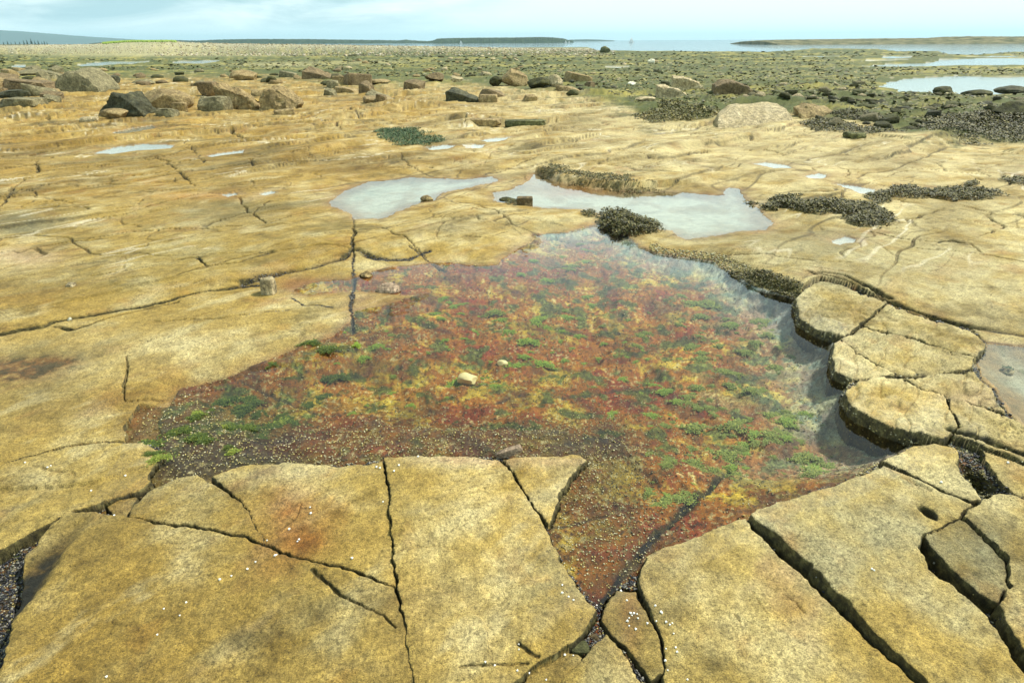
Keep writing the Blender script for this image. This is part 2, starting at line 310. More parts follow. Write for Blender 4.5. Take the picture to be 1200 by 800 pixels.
# rise of the wet margin near the camera and at the left arm
rise = np.exp(-(((U-560)/230)**2+((V-520)/34)**2)) + np.exp(-(((U-705)/60)**2+((V-640)/60)**2)) + .8*np.exp(-(((U-215)/80)**2+((V-500)/55)**2))
floor += .10*np.clip(rise, 0, 1)*np.exp(-ins/.5)
floor = np.minimum(floor - crd*.5, ZW+.012+.01*fbm(X, Y, .1, 3, 93))
out = np.maximum(pd, 0)
Ls = np.where((U < 405) & (V > 385), .16, .75-.60*steep)
zt = np.where(pd < 0, floor, (ZW+.003+.05*out+.30*out*steep)*(1-sm(0, 1, out/Ls)) + zt*sm(0, 1, out/Ls))
zt = np.where((pd > 0) & (pd < .2), np.maximum(zt, ZW+.003), zt)
nearm = (V > 470) & (pd > 0) & (pd < .14)
zt = np.where(nearm, ZW+.006+.012*fbm(X, Y, .08, 3, 94), zt)
water['tide_pool'] = (pd < .07, ZW)
wsc = 1+.8*sm(3, 8, Y)+.9*np.clip(fbm(X, Y, .25, 3, 99), -.6, 1)
wetm = np.exp(-np.maximum(pd, 0)/(.045*wsc))
poolmask = ((pd < 0) | nearm).astype(float)
shallow = {}
fl2 = np.zeros_like(z)
for nm, poly, zw, dpt in (('upper_left', MP1, None, .035), ('upper', MP2, None, .05), ('side', RP, None, .07)):
    zz = ZW if nm != 'upper_left' else -.03
    if nm == 'side': zz = -.02
    d = pdist(Xw, Yw, PW(poly, zz), True, 2.0)
    i2 = np.maximum(-d, 0)
    fl = zz - .004 - dpt*(1-np.exp(-i2/.25)) - .012*np.abs(fbm(X, Y, .5, 3, 95))
    o2 = np.maximum(d, 0)
    Lp = .9 if nm != 'side' else .3
    if nm == 'upper': Lp = np.where(blob0(725, 205, 100, 12) > .3, .12, .9)
    rr = sm(0, 1, o2/Lp)
    zt = np.where(d < 0, fl, np.where(pd > 0, (zz+.003+.04*o2)*(1-rr)+zt*rr, zt)); zt = np.where((d > 0) & (d < .2) & (pd > 0), np.maximum(zt, zz+.003), zt)
    water[nm] = (d < .09, zz); shin = np.maximum(sm(.0, .30, i2+.10*fbm(X, Y, .3, 4, 281)), globals().get('shin', 0))
    wetm = np.maximum(wetm, .9*np.exp(-o2/(.045*wsc))); fl2 = np.maximum(fl2, (d < 0)*1.0)
pudm = np.zeros_like(z)
for nm, (poly, mg) in PUD.items():
    pw = PW(poly); cy = pw[:, 1].mean(); zz = float(zb(cy)) - .01
    if nm.startswith('pud'):
        zz = float(np.median(gz(zt, pw[:, 0], pw[:, 1])))-.015
    d = pdist(Xw, Yw, pw, True, mg*2)
    if nm.startswith('lag'): d += mg*.12*fbm(X, Y, mg*.5, 3, 96)
    zt = np.where(d < 0, zz-.01+d*.15, np.where(d < mg*2, zt*sm(0, mg, d)+np.maximum(np.minimum(zz+.006+d*.12, zz+.3), 0*zt-9)*(1-sm(0, mg, d)), zt))
    if nm.startswith('pud'): wetm = np.maximum(wetm, .6*np.exp(-np.maximum(d, 0)/(.05*wsc)))
    water[nm] = (d < mg*.2, zz)
    pudm = np.maximum(pudm, (d < 0)*1.0)
if True:   # keep the far ground from rising above the pool sheets' outline
    pass

tick('pools')
# slabs
hz = pdist(Xw, Yw, PW(HZ, 0), True, .5) < 0
fz = pdist(Xw, Yw, PW(FZ, 0), True, .5) < 0
gap = (hz | (fz & (pd > -.0)))
gapfloor = np.where(hz, -.024, -.028-.022*(blob0(1010, 740, 130, 130) > .3)-.02*(U < 80)) - .016*fbm(X, Y, .06, 3, 101)
sid = np.full(z.shape, -1, int); tint = np.zeros_like(z); sd_in = np.zeros_like(z)
zs = np.where(gap, gapfloor, zt)
EDGE_WET = np.zeros_like(z)
for k, (nm, poly, top, tn, lab, tr) in enumerate(SLABS):
    p = PW(poly, top); d = pdist(Xw, Yw, p, True, .5)
    ex = .014 if nm in ('h1','h2','h3','h4','h5','h6','h7') else (.013 if nm not in ('step', 'right', 'grey') else .009)
    m = (d < ex) & ((sid < 0) | (d < 0)); d = d-ex
    cx, cy = p.mean(0); t1 = (random.random()-.5)*.03; t2 = (random.random()-.5)*.03
    if nm in ('h1','h2','h3','h4','h5','h6','h7','grey'): t1 = .03; t2 = .03
    dd = np.maximum(-d, 0)
    rw = .02 if nm[0] != 'h' else .03
    zz = top + np.clip(t1*(X-cx)+t2*(Y-cy), -.02, .03) + .013*fbm(X, Y, .5, 4, 110+k) + .006*fbm(X, Y, .10, 4, 130+k, .6) + .008*(s2+.4*s1) + (.016*(vid2-.5) + .016*fbm(X, Y, .16, 4, 161+k, .65) - .010*sm(.1, .0, np.abs(fbm(A*.5, B*1.5, .2, 2, 160+k))) if nm in ('h1','h2','h3','h4','h5','h6','h7') else 0) + .0012*fbm(X, Y, .02, 2, 150) \
        - .004*np.exp(-dd/.03)*(1+fbm(X, Y, .12, 3, 171)) - .006*np.exp(-dd/.007)*(1+1.2*fbm(X, Y, .05, 2, 172)) - (.06+max(0, top))*np.exp(-(dd/(.0035 if nm[0] != 'h' else .005))**1.5) - crd*.8
    zs = np.where(m, zz, zs); sid = np.where(m, k, sid); tint = np.where(m, tn, tint); sd_in = np.where(m, dd, sd_in)
# gentle folds traced on two slabs
def fold(pts, h, L, k, n):
    global zs
    p = PW(pts); d = pdist(Xw, Yw, p, False, 1.0); q = p+np.array(n)*.01; d2 = pdist(Xw, Yw, q, False, 1.0)
    zs += np.where(sid == k, h*sm(-.006, .006, d-d2)*np.exp(-(d/L)**2), 0)
fold([(455,632),(500,616),(545,598)], .008, .12, 5, (-.3, 1))
fold([(470,690),(500,690),(545,712),(566,735),(570,775)], -.009, .12, 5, (.7, .7))
fold([(250,800),(330,745),(380,700),(420,660)], -.012, .16, 0, (.5, .8))
fold([(-20,575),(60,568),(110,565),(165,545)], -.014, .12, 3, (0, -1))
# dark pothole + notch at the right
for (a, b, rx, ry, dp) in ((1150,560,.055,.10,.07),(1085,606,.02,.035,.05),(18,700,.05,.3,.03)):
    x, y = W(a, b); g = np.exp(-(((Xw-x)/rx)**2+((Yw-y)/ry)**2)**2); zs -= dp*g; crk = np.maximum(crk, g)
gap = gap & (sid < 0)
print('gap', gap.sum(), fz.sum(), hz.sum(), (sid >= 0).sum(), [int((sid == k).sum()) for k in range(len(SLABS))]); tick('slabs')
Zf = zs

# ------------------------------------------------------------------ colours (albedo only)
def col(*c): return np.array(c)[None, None, :]
def mix(a, b, t): return a*(1-t[..., None]) + b*t[..., None]
def blob(px, py, rx, ry): return np.exp(-(((U-px)/rx)**2+((V-py)/ry)**2))
lo = sm(9, 4.5, Y); n1 = fbm(X, Y, 1.4, 4, 201); n2 = fbm(X, Y, .35, 4, 202); n3 = fbm(X, Y, .09, 4, 203, .65)*lo+fbm(X, Y, .6, 3, 213)*(1-lo)*.6; n4 = fbm(A*.25, B, .16, 4, 204, .6)*lo+fbm(A*.25, B, .7, 3, 214)*(1-lo); n5 = fbm(X, Y, .028, 3, 205, .7)*sm(5, 3, Y)
nf = fbm(X, Y, 3.0, 5, 206, .6)
ochre = col(.43,.27,.045); tan = col(.50,.37,.11); cream = col(.66,.56,.29); olive = col(.19,.155,.045); grey = col(.26,.24,.13); rust = col(.33,.115,.02)
pale = np.interp(U, [-200,0,350,600,800,1000,1400], [.10,.12,.26,.55,.62,.62,.62])
pale = pale*(1-.55*sm(480, 800, V)) + .25*sm(190, 120, V)*sm(450, 700, U)
basec = mix(ochre+0*n1[..., None], tan, np.clip(.45+pale*.6+.5*n1+.25*n2, 0, 1))
basec = mix(basec, cream, np.clip(sm(.05, .9, pale*.95+.65*n2+.35*n4+.2*n1), 0, 1)*.8)
gr = np.clip(sm(.05, .65, .55*fbm(X, Y, .8, 5, 207, .6)+.55*n4+.25*n3)*.62, 0, 1)
basec = mix(basec, olive*.5+grey*.5, gr*.8)
basec = mix(basec, grey, np.clip(sm(.15, .7, tint*.9-.25+.4*n2+.25*n3), 0, 1)*.62*(sid >= 0))
basec = mix(basec, rust, .35*sm(.28, .75, fbm(X, Y, .6, 4, 208, .6)+.3*n4))
st1 = fbm(X, Y, .38, 5, 271, .68)+.35*fbm(X, Y, 1.1, 3, 272)
basec = mix(basec, basec*col(.50,.47,.36), sm(.12, .55, st1)*.75)
basec = mix(basec, cream*1.05, sm(.30, .62, fbm(A*.45, B, .42, 5, 273, .65))*.55)
basec = mix(basec, col(.40,.20,.035), sm(.28, .6, fbm(X, Y, .28, 4, 274, .6)-.2*st1)*.3)
# traced patches: lichen-grey, whitish, rusty
LB = [(25,262,60,12,grey*.7,.75),(250,250,70,20,grey,.5),(60,420,90,30,cream,.3),(230,405,110,26,cream,.45),(60,470,60,30,grey,.35),(940,300,120,35,grey,.45),(1100,320,90,40,grey,.4),(700,600,0.1,0.1,grey,0),
      (20,310,60,22,cream,.5),(30,300,40,10,col(.6,.42,.32),.4),(340,600,45,30,rust,.55),(355,637,40,16,rust,.6),(380,470,20,8,rust,.3),(1000,190,150,30,cream,.5),(820,170,170,30,cream,.45),(760,125,60,12,cream,.5),(320,176,120,12,ochre,.3),
      (240,300,120,20,olive,.35),(100,330,100,14,olive,.35),(150,185,160,16,olive,.4),(460,225,60,16,tan,.3),(540,262,60,16,cream,.3),(1110,600,60,40,grey,.25),(1150,650,25,30,grey,.8),(1000,650,60,60,grey,.35),(520,700,60,80,cream,.25),
      (470,125,90,14,ochre,.35),(1180,500,60,40,tan,.4),(740,720,14,50,rust,.5),(830,700,80,60,cream,.2),(280,120,90,16,ochre,.25),(640,215,0.1,.1,rust,0),(1140,470,50,14,col(.55,.36,.22),.4),(430,345,40,18,col(.55,.36,.20),.4),(600,540,120,6,col(.5,.3,.18),.35)]
for a, b, rx, ry, c, k in LB:
    if k: basec = mix(basec, c, np.clip(blob(a, b, rx, ry)*(k+.5*n2*k+.4*n3*k), 0, 1))
# broad weathering
big = fbm(X, Y, 2.6, 4, 261, .6)*.6+fbm(A*.3, B, 1.0, 4, 262, .6)*.6
basec = mix(basec, basec*col(.55,.52,.44), sm(-.05, .5, big)*.8)
basec = mix(basec, col(.36,.18,.03), .24*sm(.25, .6, fbm(A*.22, B, .55, 4, 263, .6)+.15*n2)*sm(1.5, 4, Y))
basec = mix(basec, olive*.8, .6*sm(.15, .55, fbm(A*.5, B, .9, 5, 264, .65))*sm(3, 6, Y)*sm(900, 500, U))
basec = basec*np.where(sid >= 0, .86+.26*((sid*7919 % 13)/13.0), 1.0)[..., None]
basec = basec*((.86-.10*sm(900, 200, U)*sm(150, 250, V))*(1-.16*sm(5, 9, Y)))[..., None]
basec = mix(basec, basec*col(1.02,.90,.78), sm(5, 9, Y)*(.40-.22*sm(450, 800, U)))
# crystals and pits
basec = basec*col(1.03,1.02,.98)*(1+.30*n3+.28*n5+.18*n2)[..., None]
# speckle of dark mica patches at vertex scale
sp = sm(.16, .42, fbm(X, Y, .014, 2, 209)+.5*n3)*(.35+.6*sm(-.2, .5, n2))
basec = mix(basec, basec*.42, sp*.75*sm(9, 3, Y))
g2 = fbm(X, Y, .8, 3, 210, .6)*sm(5, 9, Y)*.5
basec = basec*(1+.42*g2*(1-.5*sm(30, 60, Y)))[..., None]
# white calcite streaks
basec = mix(basec, col(.78,.70,.5), .5*sm(.72, .9, 1-np.abs(fbm(A*.3, B, .5, 3, 211))*4)*sm(.1, .5, n1)*sm(3, 6, Y))

# weed field colours
w1 = fbm(X, Y, 2.5, 5, 221, .6); w2 = fbm(X, Y, .5, 4, 222, .65); w3 = fbm(X*.35, Y, 9, 4, 223, .6)
weed = mix(col(.075,.088,.016)+0*w1[..., None], col(.32,.27,.055), np.clip(sm(-.15, .6, w1*.7+w3*.6+.2*w2), 0, 1))
weed = mix(weed, col(.035,.045,.02), sm(.05, .6, w2*.8+.35*w1)*.75*sm(120, 30, Y))
weed = mix(weed, col(.40,.34,.19), sm(.30, .6, w2*.6-.5*w1+.15*w3)*.7)
weed = mix(weed, col(.46,.40,.20), np.clip(blob(180,64,150,2.6)+.8*blob(330,76,60,3)+.6*blob(430,73,60,2), 0, 1)*(.75+.25*w2)*.9)
weed = mix(weed, col(.62,.54,.38), np.clip(spit*.9*sm(-.4, .3, w3+.6)+.5*blob(60,57,200,2.0), 0, 1)*.55)
weed = mix(weed, col(.16,.25,.03), rg*sm(48, 49, cz*0+48.5)*np.clip(blob(170,0,48,1e9)*sm(238, 247, Y)*2, 0, 1))
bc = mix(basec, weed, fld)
# ragged weed on the shelf margin
mar = sm(28, 0, V-yb)*sm(.18, .4, w2+.3*fbm(X, Y, 1.2, 3, 224))*(1-fld)
bc = mix(bc, col(.09,.095,.03), mar*.8*(Y > 9))
# joints and cracks hold black lichen, mussels, wet weed
blk = mix(col(.018,.018,.012)+0*n1[..., None], col(.10,.065,.02), sm(-.1, .5, n3))
bc = mix(bc, blk, np.clip(dk*.85*sm(40, 20, Y), 0, 1))
bc = mix(bc, blk, np.clip(crk*1.05, 0, 1)*(1-poolmask*.4))
rim = np.exp(-(crd*0+1))*0
bc = mix(bc, mix(rust+0*n1[..., None], blk, np.clip(.5+n3, 0, 1)), np.clip(wetm*(1-poolmask)*(.75+.5*n3)*.8, 0, 1)*(sid < 0))
# the steep weedy faces of ledges: slope based growth near water level
low = sm(.03, -.03, Zf-.0)*sm(0.6, .1, np.minimum(pd, 1))*(1-poolmask)
gapc = mix(col(.022,.020,.012)+0*n1[..., None], col(.22,.10,.03), sm(-.05, .45, n3+.4*n2))
gapc = mix(gapc, col(.10,.12,.03), sm(.2, .6, fbm(X, Y, .06, 3, 231))*.6)
bc = mix(bc, gapc, gap*1.0*(~hz | (n3 > -.1)))
sw = np.where(sid >= 0, np.exp(-(sd_in/(.0045+.004*np.clip(n3,-.6,1)))**2), 0); 
bc = mix(bc, blk, np.clip(sw, 0, 1)*.92)
hb = np.where(sid >= 15, sm(.006, -.016, Zf+.008*n3), 0); bc = mix(bc, blk, np.clip(hb, 0, 1)*.85)
bc = mix(bc, blk*1.3, np.clip(np.where((sid < 0) & (~gap), blob(740,212,95,14)*sm(.105, .07, Zf-ZW+.02*n3)*sm(.35,.05,np.abs(Zf-ZW)) , 0), 0, 1)*0)
# tide pool bed
p1 = fbm(X, Y, .45, 5, 241, .62); p2 = fbm(X, Y, .12, 4, 242, .65); p3 = fbm(X, Y, .03, 3, 243, .7)
red = col(.27,.034,.006); org = col(.44,.155,.012); yel = col(.62,.45,.05); brn = col(.050,.032,.010)
pb = mix(org+0*n1[..., None], red, np.clip(sm(.0, .45, p1*.8+p2*.7+.2*p3), 0, 1)*.9)
pb = mix(pb, yel, np.clip(sm(.05, .45, -p1*.9+.5*p2+.35*p3)*.85 + .9*blob(470,420,60,16)*sm(-.3,.2,p2)+.8*blob(930,560,70,40)*sm(-.2,.25,p2)+.7*blob(960,430,50,50)*sm(-.2,.25,p2)+.6*blob(440,458,50,12)+.6*blob(270,480,60,24), 0, 1))
pb = mix(pb, col(.030,.042,.012), np.clip(1.3*blob(250,520,95,34)*(.75+.7*p2), 0, 1)*.92)
pb = mix(pb, brn, np.clip(.85*blob(560,505,230,30)*(.7+.6*p2)+.8*blob(700,545,60,80)*(.6+.6*p2)+.85*blob(220,520,60,40)*(.8+.5*p2)+.5*blob(200,560,40,30)+.6*blob(330,540,90,16)+.5*blob(430,385,40,20)+.45*blob(300,470,90,50), 0, 1))
pb = mix(pb, col(.30,.30,.10), np.clip(.5*sm(.05,.5,fbm(X, Y, .25, 4, 244)), 0, 1)*sm(700, 850, U)*sm(520, 420, V))
pb = mix(pb, red, np.clip(blob(690,640,50,4)+.9*blob(640,560,0.1,0.1)+blob(400,520,130,8)*(p2 > 0)+.7*blob(960,535,60,22)*(p2 > .05)+.6*blob(860,600,60,25)*(p2>0), 0, 1)*.8)
pb = mix(pb, col(.62,.52,.24), sm(.30, .5, p3+.25*fbm(X, Y, .2, 2, 245))*.75)
pb = mix(pb, brn*.5, sm(.34, .55, -p3+.2*p2)*.75)
pb = mix(pb, mix(col(.06,.10,.015)+0*n1[..., None], col(.16,.22,.035), sm(-.1, .4, p3)), .85*sm(.16, .42, .12*blob(830,500,90,70)+.14*blob(740,330,160,50)+.25*blob(265,505,70,26)+ fbm(X, Y, .16, 4, 246, .6)+.25*fbm(X, Y, .7, 2, 247))*sm(560, 500, V))
pb = mix(pb, pb*col(.34,.32,.30), sm(-.05, .45, fbm(X, Y, .3, 5, 248, .65)+.35*p3)*.85)
edge_sheen = np.exp(-(np.maximum(-pd, 0)/.26)**1.5)*sm(780, 880, U)*sm(560, 500, V)*poolmask + .8*np.exp(-(np.maximum(-pd, 0)/.25)**1.5)*sm(330, 290, V)*sm(600, 660, U)  # pale sky reflection painted into the bed colour along far and right rims
pb = mix(pb, col(.30,.38,.36)+0*pb, np.clip(edge_sheen*(.75+.15*n2), 0, .72))
pb = mix(pb, brn, .75*sm(ZW-.012, ZW+.006, Zf)*(.7+.5*n3))
pb = pb*((1+.40*p2+.35*p3)*(.84+.18*sm(.0, .6, edge_sheen)+.12*sm(600, 900, U)))[..., None]
pb = mix(pb, blk*.6, np.clip(crk*1.3, 0, 1))
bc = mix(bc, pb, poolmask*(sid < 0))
up_ = mix(col(.50,.50,.38)+0*n1[..., None], col(.30,.20,.07), sm(0, .5, n2)*.5)  # upper and side pools: bed whitened to stand in for bright sky reflection
up_ = mix(up_, col(.40,.15,.03), np.clip(blob(700,214,70,7)*1.3, 0, 1)); up_ = mix(up_, col(.12,.16,.05), sm(.35,.55,n3+.3*n2)*.6)
up_ = mix(up_, basec*.72, sm(.1, .5, fbm(X, Y, .5, 4, 282))*.5); bc = mix(bc, up_*.9, fl2*(sid < 0)*(.15+.85*shin)); bc = mix(bc, col(.55,.52,.42)+0*bc, pudm*.8)
# rusty seep at the left edge and standing wet rock beyond the crack
bc = mix(bc, mix(col(.15,.065,.016)+0*n1[..., None], col(.05,.035,.012), sm(-.1, .35, n3+.3*n2)), np.clip((blob(5,435,58,14)+blob(55,420,34,8))*2.0*(.6+.8*n3+.7*n2), 0, 1)*.93); bc = mix(bc, col(.12,.10,.03), np.clip(blob(40,412,50,7)*(.9+.6*n3), 0, 1)*.6)
bc = mix(bc, col(.22,.10,.03), np.clip(blob(355,328,32,8)*1.4, 0, 1)*.8*(pd > 0)); bc = mix(bc, col(.17,.095,.025), np.clip(blob(180,492,34,22)*1.2, 0, 1)*(pd > 0)*.7*(sid<0))
bc = mix(bc, col(.40,.20,.05), np.clip(blob(230,231,60,4), 0, 1)*.5)
bc = np.clip(bc, .008, .85)
wet = np.clip(np.maximum(np.maximum(poolmask*.6, gap*.7), np.maximum(wetm*.7, .35*blob(15,432,55,13))), 0, 1)

tick('colour')
# ---- materials
def new_mat(name):
    m = bpy.data.materials.new(name); m.use_nodes = True; nt = m.node_tree
    for n in list(nt.nodes): nt.nodes.remove(n)
    o = nt.nodes.new('ShaderNodeOutputMaterial'); b = nt.nodes.new('ShaderNodeBsdfPrincipled'); nt.links.new(b.outputs[0], o.inputs[0])
    return m, nt, b, o
def nd(nt, t, **kw):
    n = nt.nodes.new(t)
    for k, v in kw.items():
        if k in n.inputs.keys(): n.inputs[k].default_value = v
        else: setattr(n, k, v)
    return n
def mixc(nt, a, b, fac, blend='MIX'):
    n = nt.nodes.new('ShaderNodeMix'); n.data_type = 'RGBA'; n.blend_type = blend
    for s, v in ((0, fac), (6, a), (7, b)):
        if hasattr(v, 'is_output') or isinstance(v, bpy.types.NodeSocket): nt.links.new(v, n.inputs[s])
        else: n.inputs[s].default_value = v
    return n.outputs[2]
def ramp(nt, src, stops):
    n = nt.nodes.new('ShaderNodeValToRGB'); nt.links.new(src, n.inputs[0]); e = n.color_ramp.elements
    while len(e) < len(stops): e.new(.5)
    for q, (p, c) in zip(e, stops): q.position = p; q.color = (*c, 1) if len(c) == 3 else c
    return n.outputs[0]
def g(v): return (v, v, v)
def rock_material(name, attr=True, c1=None, c2=None, speck=1.0):
    m, nt, b, o = new_mat(name)
    tc = nd(nt, 'ShaderNodeTexCoord') if not attr else nd(nt, 'ShaderNodeNewGeometry')
    P = tc.outputs['Position'] if attr else tc.outputs['Object']
    if attr:
        a = nd(nt, 'ShaderNodeAttribute', attribute_name='base'); base = a.outputs['Color']
        wv = nd(nt, 'ShaderNodeAttribute', attribute_name='wet').outputs['Fac']
    else:
        n0 = nd(nt, 'ShaderNodeTexNoise', Scale=3.0, Detail=8.0, Roughness=.65); nt.links.new(P, n0.inputs['Vector'])
        base = ramp(nt, n0.outputs['Fac'], [(.30, c1), (.68, c2)])
        a = nd(nt, 'ShaderNodeTexNoise', Scale=14.0, Detail=6.0, Roughness=.7); nt.links.new(P, a.inputs['Vector'])
        base = mixc(nt, base, ramp(nt, a.outputs['Fac'], [(.35, g(.45)), (.65, g(1.25))]), .8, 'MULTIPLY'); wv = None
    # mineral grain in three sizes
    v1 = nd(nt, 'ShaderNodeTexNoise', Scale=260.0 if attr else 60., Detail=3.0, Roughness=.7); nt.links.new(P, v1.inputs['Vector'])
    c = mixc(nt, base, ramp(nt, v1.outputs['Fac'], [(.32, g(.22)), (.46, g(.90)), (.58, g(1.08)), (.70, g(1.7))]), .9*speck, 'MULTIPLY')
    v3 = nd(nt, 'ShaderNodeTexNoise', Scale=95.0 if attr else 22., Detail=4.0, Roughness=.75); nt.links.new(P, v3.inputs['Vector'])
    c = mixc(nt, c, ramp(nt, v3.outputs['Fac'], [(.33, g(.35)), (.46, g(.95)), (.56, g(1.05)), (.68, g(1.5))]), .8*speck, 'MULTIPLY')
    v4 = nd(nt, 'ShaderNodeTexNoise', Scale=13.0 if attr else 7., Detail=7.0, Roughness=.72); nt.links.new(P, v4.inputs['Vector'])
    c = mixc(nt, c, ramp(nt, v4.outputs['Fac'], [(.34, g(.42)), (.47, g(.93)), (.55, g(1.07)), (.66, g(1.45))]), .5*speck, 'MULTIPLY')
    v2 = nd(nt, 'ShaderNodeTexVoronoi', Scale=170.0 if attr else 40.); nt.links.new(P, v2.inputs['Vector'])
    n2_ = nd(nt, 'ShaderNodeTexNoise', Scale=22.0, Detail=3.0); nt.links.new(P, n2_.inputs['Vector'])
    mm = nd(nt, 'ShaderNodeMath', operation='MULTIPLY'); nt.links.new(ramp(nt, v2.outputs['Distance'], [(.12, g(1)), (.26, g(0))]), mm.inputs[0]); nt.links.new(ramp(nt, n2_.outputs['Fac'], [(.45, g(0)), (.62, g(1))]), mm.inputs[1])
    c = mixc(nt, c, (.05, .042, .025, 1), mm.outputs[0])
    if attr:   # dark growth plus shade painted onto steep faces
        gg = nd(nt, 'ShaderNodeNewGeometry'); sx_ = nd(nt, 'ShaderNodeSeparateXYZ'); nt.links.new(gg.outputs['Normal'], sx_.inputs[0])
        ns = nd(nt, 'ShaderNodeTexNoise', Scale=30.0, Detail=5.0, Roughness=.7); nt.links.new(P, ns.inputs['Vector'])
        ad = nd(nt, 'ShaderNodeMath', operation='MULTIPLY_ADD'); nt.links.new(ns.outputs['Fac'], ad.inputs[0]); ad.inputs[1].default_value = .35; nt.links.new(sx_.outputs[2], ad.inputs[2])
        k0 = ramp(nt, ad.outputs[0], [(.74, g(.92)), (.96, g(0))]); ga = nd(nt, 'ShaderNodeAttribute', attribute_name='grow_shade'); k1 = nd(nt, 'ShaderNodeMath', operation='MULTIPLY'); nt.links.new(k0, k1.inputs[0]); nt.links.new(ga.outputs['Fac'], k1.inputs[1]); k = k1.outputs[0]
        gc = ramp(nt, ns.outputs['Fac'], [(.36, (.015, .015, .008)), (.5, (.06, .05, .018)), (.68, (.20, .17, .06))])
        c = mixc(nt, c, gc, k)
    nt.links.new(c, b.inputs['Base Color'])
    if wv is not None:
        mr = nd(nt, 'ShaderNodeMapRange'); nt.links.new(wv, mr.inputs[0]); mr.inputs[3].default_value = .88; mr.inputs[4].default_value = .30; nt.links.new(mr.outputs[0], b.inputs['Roughness'])
    else: b.inputs['Roughness'].default_value = .88
    b.inputs['Specular IOR Level'].default_value = .3
    nb = nd(nt, 'ShaderNodeTexNoise', Scale=90.0 if attr else 25., Detail=7.0, Roughness=.75); nt.links.new(P, nb.inputs['Vector'])
    bp = nd(nt, 'ShaderNodeBump', Strength=.9, Distance=.009 if attr else .03); nt.links.new(nb.outputs['Fac'], bp.inputs['Height'])
    nb2 = nd(nt, 'ShaderNodeTexNoise', Scale=9.0, Detail=8.0, Roughness=.7); nt.links.new(P, nb2.inputs['Vector'])
    bp2 = nd(nt, 'ShaderNodeBump', Strength=.8, Distance=.014 if attr else .05); nt.links.new(nb2.outputs['Fac'], bp2.inputs['Height']); nt.links.new(bp2.outputs[0], bp.inputs['Normal'])
    nt.links.new(bp.outputs[0], b.inputs['Normal'])
    return m
M_GROUND = rock_material('granite_ground')
M_ROCK = {}
for nm, c1, c2 in (('tan', (.22,.15,.06), (.46,.34,.15)), ('greyrock', (.13,.115,.055), (.34,.29,.15)), ('dark', (.035,.04,.022), (.13,.12,.06)), ('cream', (.40,.31,.15), (.66,.54,.32)), ('weedy', (.018,.022,.007), (.13,.12,.035)), ('brown', (.12,.085,.038), (.32,.23,.11)), ('white', (.74,.68,.44), (.90,.88,.70)), ('pink', (.42,.28,.17), (.66,.50,.34)), ('olive', (.05,.06,.018), (.24,.23,.09))):
    M_ROCK[nm] = rock_material('rock_'+nm, False, c1, c2, .8)
def leaf_material(name, cols, rough=.5):
    m, nt, b, o = new_mat(name)
    a = nd(nt, 'ShaderNodeNewGeometry'); 
    c = ramp(nt, a.outputs['Random Per Island'], [(i/(len(cols)-1), q) for i, q in enumerate(cols)])
    nt.links.new(c, b.inputs['Base Color']); b.inputs['Roughness'].default_value = rough; b.inputs['Specular IOR Level'].default_value = .4
    return m
M_WEED = leaf_material('rockweed', [(.020,.020,.008), (.06,.055,.014), (.13,.115,.025), (.04,.045,.015), (.22,.18,.04), (.07,.065,.018), (.03,.03,.01)], .65)
M_WEEDF = leaf_material('rockweed_bed', [(.018,.022,.007), (.08,.08,.016), (.20,.175,.035), (.03,.036,.012), (.34,.28,.08), (.06,.065,.018), (.14,.12,.025)], .7)
M_TUFT = [leaf_material('green_algae', [(.08,.15,.012), (.21,.32,.022), (.12,.20,.015), (.40,.46,.05)], .6), leaf_material('dark_algae', [(.022,.042,.006), (.07,.10,.010), (.035,.06,.008), (.17,.20,.02)], .6), leaf_material('olive_algae', [(.07,.10,.012), (.20,.25,.028), (.11,.16,.015), (.32,.34,.05), (.05,.07,.010)], .6)]
M_TURF = leaf_material('sea_turf', [(.03,.06,.025), (.05,.10,.035), (.09,.13,.04), (.02,.045,.02)], .7)
M_GRASS = leaf_material('dune_grass', [(.14,.24,.03), (.26,.34,.05), (.20,.28,.04)], .8)
M_BITS = leaf_material('shell_bits', [(.03,.028,.02), (.45,.38,.14), (.05,.04,.02), (.60,.55,.34), (.16,.10,.03), (.55,.45,.16), (.02,.02,.018)], .6)
M_MUS = leaf_material('mussel_shell', [(.012,.013,.02), (.03,.03,.035), (.02,.02,.02), (.05,.04,.03), (.28,.27,.22)], .35)
M_COB = leaf_material('cobbles', [(.24,.18,.09), (.46,.38,.24), (.13,.11,.06), (.62,.54,.40), (.32,.25,.13), (.18,.15,.07)], .9)
def plain(name, c, rough=.6, spec=.5):
    m, nt, b, o = new_mat(name); b.inputs['Roughness'].default_value = rough
    n = nd(nt, 'ShaderNodeTexNoise', Scale=8.0, Detail=4.0); tcd = nd(nt, 'ShaderNodeTexCoord'); nt.links.new(tcd.outputs['Object'], n.inputs['Vector'])
    nt.links.new(mixc(nt, (*[q*.8 for q in c], 1), (*[min(1, q*1.15) for q in c], 1), n.outputs['Fac']), b.inputs['Base Color']); return m
M_SHELL = plain('white_shell', (.85,.83,.74), .35)
M_HULL = plain('boat_white', (.8,.8,.78), .3); M_SAIL = plain('sailcloth', (.85,.85,.82), .8); M_MAST = plain('mast_metal', (.5,.5,.5), .4)
M_TRUNK = plain('spruce_bark', (.10,.07,.05), .9); M_NEED = leaf_material('spruce_needles', [(.02,.05,.02), (.04,.08,.03)], .8)
def forest(name, c1, c2):
    m, nt, b, o = new_mat(name); n = nd(nt, 'ShaderNodeTexNoise', Scale=.12, Detail=5.0); ge = nd(nt, 'ShaderNodeNewGeometry'); nt.links.new(ge.outputs['Position'], n.inputs['Vector'])
    nt.links.new(ramp(nt, n.outputs['Fac'], [(.35, c1), (.65, c2)]), b.inputs['Base Color']); b.inputs['Roughness'].default_value = .95; b.inputs['Specular IOR Level'].default_value = .1; return m
